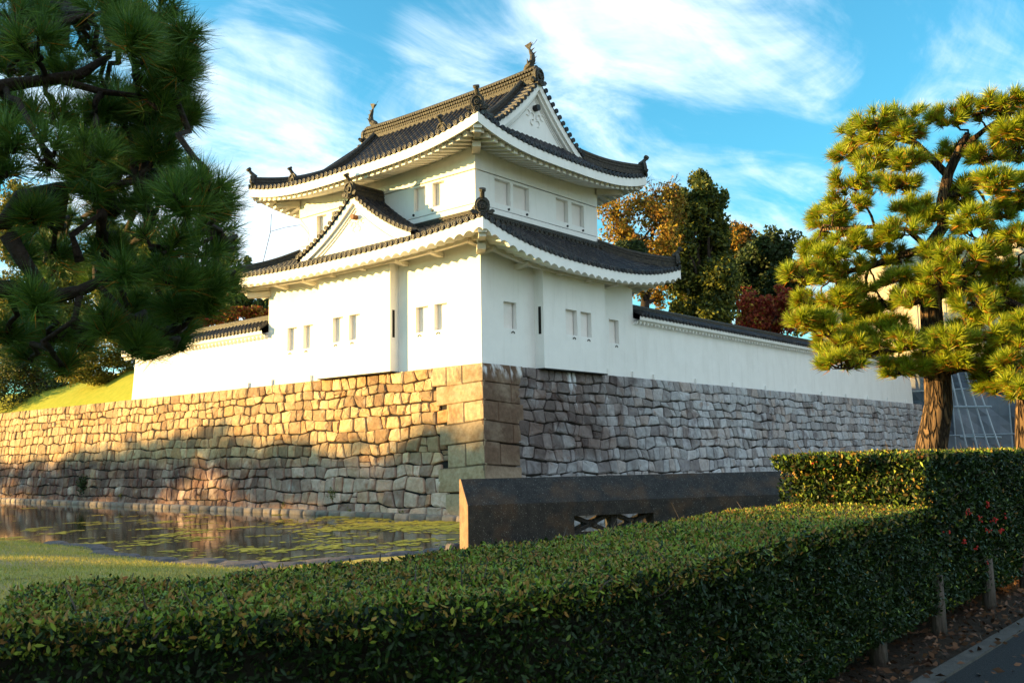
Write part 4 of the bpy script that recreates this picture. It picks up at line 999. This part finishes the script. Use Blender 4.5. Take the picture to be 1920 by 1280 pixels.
# near pine, hanging in from the left
D = 4.6
trunkL = [(np.array([-25.9, -17.0, .5]), .22), (np.array([-25.8, -17.0, 1.6]), .20), (np.array([-25.6, -17.1, 2.8]), .18), (np.array([-25.5, -17.3, 4.0]), .15), (np.array([-25.3, -17.4, 5.2]), .11), (np.array([-25.2, -17.6, 6.3]), .07)]
limbsL = [[(trunkL[3][0], .07)]+tr([(-60, 185, 24), (10, 160, 19), (85, 150, 16), (150, 140, 15), (205, 105, 9)], D, .62), tr([(110, 150, 12), (190, 172, 10), (260, 180, 7), (330, 172, 5)], D, .62),
          [(trunkL[2][0], .07)]+tr([(-60, 420, 26), (10, 415, 24), (40, 370, 22), (110, 352, 17), (190, 345, 10), (260, 340, 6)], 4.9, .62), [(trunkL[2][0], .09)]+tr([(-60, 545, 30), (20, 540, 24), (85, 560, 22), (150, 545, 17), (215, 515, 13), (280, 500, 10), (350, 470, 7), (410, 440, 5)], 4.9, .62),
          tr([(15, 440, 24), (45, 490, 20), (85, 550, 18)], 4.9, .62), tr([(150, 545, 10), (140, 600, 8), (80, 640, 6)], 4.9, .62), tr([(150, 490, 14), (135, 440, 10), (190, 400, 6)], 4.9, .62), tr([(180, 530, 9), (240, 590, 6), (320, 625, 4)], 4.9, .62),
          tr([(-60, 90, 20), (60, 60, 12), (160, 30, 8), (220, 20, 5)], 4.8, .62)]
padL = [(30, 20, 70), (110, 25, 70), (190, 30, 60), (240, 50, 45), (270, 40, 40), (70, 80, 60), (160, 80, 50), (290, 95, 50), (330, 95, 48), (335, 130, 45), (300, 140, 50), (250, 70, 40), (20, 120, 40), (330, 165, 36), (345, 60, 22),
        (40, 210, 50), (100, 220, 55), (170, 215, 55), (230, 205, 45), (280, 215, 50), (330, 240, 42), (350, 215, 25), (20, 270, 60), (90, 285, 65), (160, 300, 70), (240, 270, 60), (300, 280, 50), (150, 340, 60), (230, 330, 60), (300, 335, 55), (360, 320, 50), (390, 345, 45),
        (350, 370, 60), (400, 380, 42), (290, 390, 60), (220, 390, 50), (410, 420, 45), (360, 430, 55), (430, 455, 38), (300, 450, 60), (240, 450, 60), (380, 470, 50), (420, 500, 40), (330, 510, 55), (270, 510, 50), (200, 460, 45), (120, 420, 45), (90, 470, 50), (60, 400, 40), (180, 410, 45), (30, 470, 40), (380, 530, 40), (430, 530, 26),
        (300, 560, 45), (240, 570, 40), (340, 580, 36), (200, 600, 36), (290, 620, 36), (330, 640, 26), (250, 640, 32), (100, 620, 40), (60, 600, 40), (150, 640, 34), (60, 660, 34), (120, 680, 26), (20, 620, 40), (10, 320, 40), (280, 655, 18), (345, 610, 24), (390, 570, 26)]
random.seed(8); padsL = []
for i in range(34):
    y = random.uniform(-20, 560); padL.append((random.uniform(-20, 330 if y < 200 else 360 if y < 320 else 420), y, 48))
for x, y, r in padL:
    dd = random.uniform(4.0, 6.4) if y < 400 else random.uniform(4.4, 6.8); padsL.append((at((x, y), dd), r/F_PX*dd*.80))
for i in range(46): padsL.append((np.array([-25.6+random.gauss(0, 1.1)-.6, -17.0+random.gauss(.8, 1.1), random.uniform(2.2, 6.8)]), .5))
padsL = [q for q in padsL if not (q[0][2] > 5.9 and np.dot(q[0][:2]-CAM[:2], [math.cos(YAW), math.sin(YAW)]) > 99)]
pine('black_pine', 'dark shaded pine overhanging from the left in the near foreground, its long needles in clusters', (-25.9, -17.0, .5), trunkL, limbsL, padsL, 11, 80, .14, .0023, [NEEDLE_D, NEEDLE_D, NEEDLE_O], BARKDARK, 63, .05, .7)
# a leafy tree out of view up-sun that keeps the foreground in the shade
bl = [((-33+random.uniform(-2.2, 2.2), -7.5+random.uniform(-2.4, 2.4), random.uniform(2.0, 7.2)), (1.5, 1.5, 1.1)) for _ in range(22)]
leaf_tree('shade_tree', 'leafy tree added out of view left of the near pine to shade it and the hedge', (-33, -7.5, .6), bl, 32000, .19, [M_DK], [1.0], 64, .25)

# ------------------------------------------------------------------ hedges
LEAF_S = mat('hedge_leaf', (.018, .040, .006), (.011, .026, .005), 3, .5, 0, 30, .22, island=[(0, (.5, .6, .6)), (.6, (1, 1, 1)), (.90, (1.7, 1.6, 1)), (.965, (2.6, 2.2, .9)), (.985, (3.6, 1.2, .7)), (1, (5, 2.4, 1.5))], trans=.12)
LEAF_T = mat('hedge_tip_leaf', (.19, .26, .03), (.18, .20, .03), 2.5, .5, 0, 30, .22, island=[(0, (.6, .7, .6)), (.4, (1, 1.1, 1)), (.55, (1.4, 1.45, 1.2)), (.70, (1.6, .85, 1.2)), (.86, (1.6, .55, 1.1)), (1, (2.1, 1.25, 2.2))], trans=.2)
HCORE = mat('hedge_inside', (.012, .014, .007), (.02, .016, .01), 9, .95)
BERRY = mat('red_berry', (.55, .02, .012), rough=.35, spec=.5)
def lump(P, s, a): return a*(np.sin(P[:, 0]*s+1.3)*np.sin(P[:, 1]*s*1.2+.4)+np.sin(P[:, 2]*s*1.6+P[:, 0]*s*.7))*.5
def hedge(name, label, faces, core, posts_mb, seed, base, berries=()):
    """faces: (corner, edge u, edge v, outward normal, leaves per m2, leaf size, tip share)"""
    global rng
    rng = np.random.default_rng(seed); random.seed(seed); t = thing(name, label, 'hedge', base); V, ms = [], []
    tw = MB()
    for c, u, v, nrm, dens, size, tip in faces:
        c, u, v, nrm = (np.array(q, float) for q in (c, u, v, nrm)); area = np.linalg.norm(np.cross(u, v)); n = int(area*dens)
        a = rng.random((n, 1)); b = rng.random((n, 1)); P = c+u*a+v*b
        f_ = .5 if nrm[2] > .5 else 1.0
        P = P+nrm*f_*(lump(P, 5.5, .035)[:, None]+lump(P, 17, .02)[:, None]+rng.normal(0, .02, (n, 1))-np.abs(rng.normal(0, .035, (n, 1))))
        Dv = rng.normal(size=(n, 3))+nrm*(.15 if nrm[2] > .5 else .6)+np.array([0, 0, .45]); V.append(leaf_blades(P, Dv, size*1.12, .40, flat=nrm*.9+np.array([0, 0, .4]) if nrm[2] > .5 else nrm*.6+np.array([0, 0, .5]))); ms.append((rng.random(n) < tip).astype(int))
        for _ in range(int(area*7)):
            p = c+u*random.random()+v*random.random()-nrm*.03; d = nrm*.35+np.array([random.gauss(0, .5), random.gauss(0, .5), random.uniform(.2, 1)]); d /= np.linalg.norm(d)
            L_ = random.uniform(.06, .16); tw.tube([p, p+d*L_*.5+np.array([random.gauss(0, .01)]*3), p+d*L_], [.004, .003, .0015], 4)
    np_mesh('foliage', np.concatenate(V), 6, [LEAF_S, LEAF_T], t, np.concatenate(ms))
    core.add(tw.v, tw.f, 1); core.build('branches', [HCORE, TWIG], t)
    for (c, n, sp) in berries:
        m = MB(); sp = sp*.7
        for _ in range(n):
            p = np.array(c)+np.array([random.gauss(0, sp), random.gauss(0, .012), random.gauss(0, sp)]); r = random.uniform(.006, .009)
            m.tube([p+np.array([0, 0, -r]), p+np.array([0, 0, -r*.5]), p+np.array([0, 0, r*.5]), p+np.array([0, 0, r])], [r*.4, r, r, r*.4], 6)
        m.build('berry_cluster', BERRY, t)
    return t
FR = [(-28.5, -17.6), (-26.6, -18.35), (-25.0, -19.2), (-23.95, -19.95), (-23.2, -20.56), (-22.3, -20.9), (-21.2, -20.88), (-19.6, -20.66), (-18.2, -20.55), (-16.72, -20.48)]
BK = [(-28.2, -16.6), (-26.2, -17.4), (-24.9, -18.4), (-23.7, -19.25), (-22.6, -19.42), (-21.9, -19.52), (-20.8, -19.6), (-19.6, -19.45), (-18.1, -19.27), (-16.72, -19.2)]
HT, HB = 1.715, .84
faces = []; core = MB()
for i in range(len(FR)-1):
    f0, f1, b0, b1 = (np.array(q) for q in (FR[i], FR[i+1], BK[i], BK[i+1])); e = f1-f0; nf = np.array([e[1], -e[0]])/np.linalg.norm(e); mid = (f0+f1)/2; near = np.linalg.norm(mid-CAM[:2])
    dn = 11000 if i >= 1 else 2500; sz = .0225 if near < 5 else .028; eb = b1-b0; nb = -np.array([eb[1], -eb[0]])/np.linalg.norm(eb)
    faces.append(((*f0, HB), (*e, 0), (0, 0, HT-HB), (*nf, 0), dn, sz, .03)); faces.append(((*f0, HT-.10), (*e, 0), (0, 0, .11), (*nf, .2), 8000, sz, .85))
    w = (b0+b1-f0-f1)/2
    faces.append(((*f0, HT), (*e, 0), (*w, 0), (0, 0, 1), 12500, sz*.92, .8)); faces.append(((*b0, HB), (*eb, 0), (0, 0, HT-HB), (*nb, 0), 1600, .045, .2))
    q = .075
    I = lambda f, b: [f+(b-f)/np.linalg.norm(b-f)*q, b+(f-b)/np.linalg.norm(b-f)*q]
    (p0, r0), (p1, r1) = I(f0, b0), I(f1, b1)
    core.hexa([(*p0, HB+.02), (*p1, HB+.02), (*r1, HB+.02), (*r0, HB+.02)], [(*p0, HT-.08), (*p1, HT-.08), (*r1, HT-.08), (*r0, HT-.08)])
hedge('clipped_hedge', 'long low clipped hedge curving across the foreground', faces, core, None, 71, (-20, -20, .66),
      [(at((790, 1108), 4.2), 5, .012), (at((1260, 1030), 5.2), 7, .02), (at((1230, 1040), 5.0), 5, .02), (at((920, 1120), 3.6), 5, .015)])
TT, XL = 2.165, -16.78
faces = [((XL, -20.46, .84), (0, 1.30, 0), (0, 0, TT-.84), (-1, 0, 0), 5600, .038, .22), ((XL, -20.48, .84), (14, 0, 0), (0, 0, TT-.84), (0, -1, 0), 4600, .038, .05),
         ((XL, -20.48, TT), (14, 0, 0), (0, 1.3, 0), (0, 0, 1), 3600, .04, .6), ((XL, -19.18, .84), (14, 0, 0), (0, 0, TT-.84), (0, 1, 0), 700, .06, .2),
         ((XL-.14, -20.0, TT-.13), (0, .85, 0), (0, 0, .13), (-1, 0, 0), 5000, .042, .3), ((XL-.14, -20.0, TT-.13), (.2, 0, 0), (0, .85, 0), (0, 0, -1), 3000, .042, .2), ((XL-.14, -20.0, TT), (.2, 0, 0), (0, .85, 0), (0, 0, 1), 4000, .042, .5)]
core = MB(); core.box(XL+.1, XL+14, -20.38, -19.28, .86, TT-.08); core.box(XL-.06, XL+.1, -19.9, -19.3, TT-.10, TT-.05)
bp = [((-16.2+k, -20.52, z), n, .022) for k, z, n in ((.4, 1.62, 8), (.75, 1.55, 6), (1.05, 1.66, 9), (1.25, 1.50, 9), (1.45, 1.38, 10), (1.0, 1.43, 6), (.2, 1.38, 6), (.55, 1.28, 5), (1.7, 1.52, 5), (-.25, 1.50, 4), (.9, 1.15, 5))]
bp += [((XL-.10, -19.55, 2.09), 8, .02), ((XL-.10, -19.75, 2.10), 6, .02), ((XL-.10, -19.88, 2.08), 5, .02)]
hedge('clipped_hedge', 'tall clipped hedge with red berries behind the end of the low one', faces, core, None, 72, (-12, -19.8, .66), bp)
POST = mat('weathered_post', (.13, .105, .085), (.08, .065, .055), 14, .9, .7, 50, .2, stretch=(1, 1, .15))
for i, (x, where) in enumerate(((-18.1, 'first weathered wooden post under the hedge front, nearest the bottom edge of the photo'), (-16.7, 'second wooden post under the hedge front, where the tall hedge begins'), (-15.15, 'third wooden post under the hedge, below the red berries'), (-13.7, 'farthest wooden post under the tall hedge front'))):
    m = MB(); m.tube([(x, -20.47, .6), (x+.004, -20.47, .85), (x, -20.47, 1.15)], [.062, .060, .058], 10, rough=.05); o = m.build('wooden_post', POST, smooth=True); tag(o, where, 'post', 'posts supporting the hedge')
# fallen leaves
FL = mat('fallen_leaf', (.13, .065, .035), (.08, .042, .025), 4, .7, 0, 30, .25, island=[(0, (.45, .4, .4)), (.5, (1, 1, 1)), (1, (1.9, 1.8, 1.7))])
rng = np.random.default_rng(90); n = 1700
P = np.stack([rng.uniform(-20.5, -8, n), np.where(rng.random(n) < .9, rng.uniform(-20.86, -20.1, n), rng.uniform(-21.3, -20.86, n)), np.full(n, zs+.02)+rng.uniform(0, .035, n)], 1)
Dv = rng.normal(size=(n, 3)); Dv[:, 2] *= .35
tag(np_mesh('fallen_leaves', leaf_quads(P, Dv, .062, .5), 4, FL), 'brown fallen leaves lying along the foot of the hedge', 'leaves', kind='stuff')
# grass blades on the near lawn
GB = mat('grass_blade', (.30, .32, .06), (.44, .36, .10), 1.2, .7, 0, 30, .2, island=[(0, (.6, .7, .6)), (.6, (1, 1, 1)), (1, (1.7, 1.35, 1))], trans=.25)
n = 90000; gx_ = rng.uniform(-26, -13.5, n); gy_ = rng.uniform(-19, 9, n); ok = (d_land(gx_, gy_) > .25)
gx_, gy_ = gx_[ok], gy_[ok]; n = len(gx_); P = np.stack([gx_, gy_, land_z(gx_, gy_)], 1); ln = rng.uniform(.025, .07, (n, 1)); a = rng.uniform(0, 6.28, n)
s_ = np.stack([np.cos(a), np.sin(a), 0*a], 1)*.007; V = np.empty((n, 3, 3)); V[:, 0] = P-s_; V[:, 1] = P+s_; V[:, 2] = P+np.concatenate([rng.normal(0, .5, (n, 2))*ln, ln], 1)
tag(np_mesh('grass', V.reshape(-1, 3), 3, GB), 'short mown grass of the near bank', 'grass', kind='stuff')

# ------------------------------------------------------------------ shore rocks, plants on the rampart
ROCK = mat('shore_rock', (.15, .13, .135), (.08, .07, .075), 5, .9, .8, 25, .2)
random.seed(14)
def rock(p, r, h):
    m = MB(); nu, nv = 9, 5; P = []; f = [random.uniform(.75, 1.2) for _ in range(nu)]
    for j in range(nv+1):
        ph = math.pi*.5*j/nv; P.append([(p[0]+r[0]*f[i % nu]*math.cos(ph)**.5*math.cos(2*math.pi*i/nu)+random.uniform(-.02, .02), p[1]+r[1]*f[i % nu]*math.cos(ph)**.5*math.sin(2*math.pi*i/nu), p[2]-.06+(h+.06)*math.sin(ph)) for i in range(nu+1)])
        P[-1][-1] = P[-1][0]
    m.grid(P); return m.build('shore_rock', ROCK, smooth=False)
shore = [(-13.55, y) for y in np.arange(3.0, -6.3, -.62)]+[(x, -6.75-.05*abs(x+11)) for x in np.arange(-13.4, -8.4, .55)]
for x, y in shore:
    for _ in range(12):
        dd = float(d_land(np.float64(x), np.float64(y)))
        if dd > .12: x, y = (x+.06, y) if y > -6.4 else (x, y+.06)
        elif dd < -.02: x, y = (x-.06, y) if y > -6.4 else (x, y-.06)
    o = rock((x+random.uniform(-.05, .05), y, .02), (random.uniform(.25, .5), random.uniform(.3, .5)), random.uniform(.05, .14)); tag(o, 'flat dark rock along the curved near shore of the moat', 'rock', 'flat rocks edging the near shore')
for x, y, a_, b_ in ((-14.0, -6.1, .9, .7), (-13.7, -7.0, .8, .6), (-12.6, -7.15, .9, .55), (-14.1, -4.9, .6, .8)):
    o = rock((x, y, .03), (a_, b_), .13); o.name = 'rock_slab'; tag(o, 'broad low rock slab at the bend of the near moat shore', 'rock', 'rock slabs at the bend of the shore')
o = rock(at((850, 1034), 20.4)*np.array([1, 1, 0])+np.array([0, 0, .14]), (.24, .24), .26); o.name = 'boulder'; tag(o, 'small dark boulder at the foot of the left end of the concrete parapet', 'boulder')
def tuft_plant(px, axis, s, label, n, mt):
    w = RW.T @ np.array([(px[0]-960)/F_PX, (px[1]-640)/F_PX, 1]); p = CAM+w*((-1.0-CAM[0])/w[0])
    b = 1.12*(1-p[2]/HS); p = CAM+w*((-b-.12-CAM[0])/w[0])
    global rng
    rng = np.random.default_rng(int(px[0])); P = p+rng.normal(size=(n, 3))*np.array([.35, .6, .7])*s+[-.05, 0, 0]; D_ = rng.normal(size=(n, 3))+[-.6, 0, .3]
    t = thing('wall_plant', label, 'plant', p); np_mesh('foliage', leaf_quads(P, D_, .11*s/.3+.03, .45), 4, mt, t)
    m = MB()
    for k in range(5): m.tube([p+np.array([.15, 0, -.05]), p+np.array([-.02, random.uniform(-s, s)*.6, random.uniform(-s, s)*.5])], [.012, .005], 4)
    m.build('stem', TWIG, t)
tuft_plant((157, 908), 0, .34, 'bushy dark green plant rooted in the joints of the rampart at far left', 260, M_DK)
tuft_plant((625, 925), 0, .17, 'small green tuft growing low on the rampart, below the short left wall', 70, M_GR)
tuft_plant((530, 955), 0, .13, 'tiny green weed on the foot stones, left of the others', 50, M_GR)
tuft_plant((533, 945), 0, .10, 'second tiny weed just above the leftmost one on the foot stones', 40, M_GR)
tuft_plant((656, 958), 0, .12, 'tiny green weed on the foot stones, right of a pale stone', 50, M_GR)
tuft_plant((755, 963), 0, .13, 'tiny green weed on the foot stones, nearest the corner of the rampart', 50, M_GR)
tuft_plant((227, 928), 0, .12, 'small ochre moss tuft low on the dark stones of the rampart', 60, M_YE)

# ------------------------------------------------------------------ concrete parapet of the bridge
def para_extra(nt, geo, col):
    col = mask_mix(nt, col, nnoise(nt, geo, 1.6, .50, .66, amt=.5), (.12, .068, .038)); return mask_mix(nt, col, nnoise(nt, geo, 42, .62, .70, amt=.6), (.32, .31, .30))
PARA = mat('weathered_concrete', (.028, .027, .028), (.050, .046, .044), 6, .9, .7, 70, .2, extra=para_extra)
PEND = mat('sunlit_concrete', (.26, .17, .11), (.16, .10, .07), 5, .9, .6, 40, .2)  # sun on the parapet's end face put into a paler, warmer colour
pa, pb = at((862, 898), 20.0), at((1480, 882), 23.78); pd = (pb-pa)*np.array([1, 1, 0]); pd /= np.linalg.norm(pd); pn = np.array([pd[1], -pd[0], 0])
if np.dot(pn, CAM-pa) < 0: pn = -pn
ZP = (pa[2]+pb[2])/2; P0 = np.array([pa[0], pa[1], 0])
def PP(s, n, z): return P0+pd*s+pn*n+np.array([0, 0, z])
par = thing('bridge_parapet', 'dark weathered concrete parapet with sloped coping and pierced panels beside the moat', 'parapet', PP(5, .3, .2))
Lp = 24; zc = ZP-.52
def psec(mb, s0, s1, prof, mi=0): n = len(prof); mb.add([PP(s0, a, z) for a, z in prof]+[PP(s1, a, z) for a, z in prof], [tuple(range(n)), tuple(range(2*n-1, n-1, -1))]+[(i, i+n, (i+1) % n+n, (i+1) % n) for i in range(n)], mi)
m = MB(); psec(m, 0.0, Lp, [(0, zc-.30), (0, ZP), (.10, ZP), (.58, zc), (.58, zc-.30)]); m.build('coping', PARA, par)
m = MB(); psec(m, 0.003, 2.35, [(.004, -.3), (.004, zc-.30), (.576, zc-.30), (.576, -.3)])
s = 4.25
psec(m, s, Lp-.003, [(.004, -.3), (.004, zc-.30), (.576, zc-.30), (.576, -.3)]); psec(m, 3.28, 3.42, [(.15, -.3), (.15, zc-.30), (.46, zc-.30), (.46, -.3)]); psec(m, 2.35, 4.25, [(.06, -.3), (.06, .55), (.52, .55), (.52, -.3)])
m.build('panel', PARA, par)
m = MB()
for c in (2.82, 3.84):
    for sg in (-1, 1):
        zl, zh = .55, zc-.30; q = [(c-sg*.44, zl), (c+sg*.44, zh)]
        m.hexa([PP(q[0][0]-.10, .12, q[0][1]), PP(q[0][0]+.10, .12, q[0][1]), PP(q[0][0]+.10, .44, q[0][1]), PP(q[0][0]-.10, .44, q[0][1])], [PP(q[1][0]-.10, .12, q[1][1]), PP(q[1][0]+.10, .12, q[1][1]), PP(q[1][0]+.10, .44, q[1][1]), PP(q[1][0]-.10, .44, q[1][1])])
    m.hexa([PP(c-.16, .20, (zl+zh)/2-.08), PP(c+.16, .20, (zl+zh)/2-.08), PP(c+.16, .38, (zl+zh)/2-.08), PP(c-.16, .38, (zl+zh)/2-.08)], [PP(c-.16, .20, (zl+zh)/2+.08), PP(c+.16, .20, (zl+zh)/2+.08), PP(c+.16, .38, (zl+zh)/2+.08), PP(c-.16, .38, (zl+zh)/2+.08)])
m.build('lattice', PARA, par)
m = MB(); psec(m, -.012, 0.0, [(.002, -.3), (.002, ZP-.004), (.10, ZP-.004), (.578, zc-.003), (.578, -.3)]); m.build('end_face', PEND, par)
m = MB(); psec(m, .35, 1.35, [(.62, .1), (.62, .42), (.98, .42), (.98, .1)]); o = m.build('stone_block', CONC); tag(o, 'small grey stone block lying at the front foot of the parapet', 'block')

# ------------------------------------------------------------------ sheeted building with scaffolding
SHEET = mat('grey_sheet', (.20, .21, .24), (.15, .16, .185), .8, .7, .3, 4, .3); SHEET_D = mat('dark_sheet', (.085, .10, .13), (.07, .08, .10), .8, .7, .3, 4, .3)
BEIGE = mat('beige_sheet', (.50, .42, .30), (.44, .37, .27), .6, .8, .3, 3, .2); PIPE = mat('steel_pipe', (.30, .34, .38), rough=.4, spec=.6)
bld = thing('sheeted_building', 'tall building wrapped in grey and beige sheets with scaffolding, behind the pine trunk', 'building', (56, -6, .5))
bx = 49.6; m = MB(); ys_ = [-26, -21, -17.2, -13.6, -9.9, -6.0, -2.2, .8]
for i in range(len(ys_)-1):
    for j, (z0, z1) in enumerate(((-.5, 3.2), (3.2, 6.6), (6.6, 9.4))):
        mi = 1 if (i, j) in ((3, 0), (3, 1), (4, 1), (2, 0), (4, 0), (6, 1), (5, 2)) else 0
        K = 6; m.grid([[(bx+.10*math.sin((y*2.3)+z)+.08*math.sin(y*5+z*2), y, z) for z in np.linspace(z0, z1, K)] for y in np.linspace(ys_[i]+.01, ys_[i+1]-.01, K)], mi)
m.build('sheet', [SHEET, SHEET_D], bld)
m = MB(); m.hexa([(bx+.5, -26, -.5), (62, -26, -.5), (62, 8.6, -.5), (bx+.5, 8.6, -.5)], [(bx+.5, -26, 14.0), (62, -26, 14.0), (62, 8.6, 14.0), (bx+.5, 8.6, 14.0)])
m.prism([(-26, 14.0), (8.6, 14.0), (7.4, 15.2), (3.5, 17.0), (-2, 17.4), (-26, 17.4)], 'x', bx+.52, 62)
m.build('upper_sheet', BEIGE, bld)
m = MB()
for y in ys_: m.tube([(bx-.25, y, -.5), (bx-.25, y, 9.4)], .05, 6)
for z in (.8, 3.2, 6.6, 9.3): m.tube([(bx-.3, -26, z), (bx-.3, .8, z)], .05, 6)
for y in np.arange(-25, 8, 2.1): m.tube([(bx+.40, y, 9.5), (bx+.40, y, 14)], .03, 5)
m.build('scaffold_pipe', PIPE, bld)
m = MB(); a, b = at((1800, 690), 70), at((1850, 850), 70)
for k in (-.75, -.25, .3, .8): m.tube([a+np.array([0, -k*.9, 0]), b+np.array([-.6, -k*1.3, 0])], .06, 6)
for t in (.45, .80): q = a+(b-a)*t; m.tube([q+np.array([-.35, 1.2, 0]), q+np.array([-.35, -1.3, -.1])], .07, 6)
m.build('diagonal_brace', PIPE, bld)
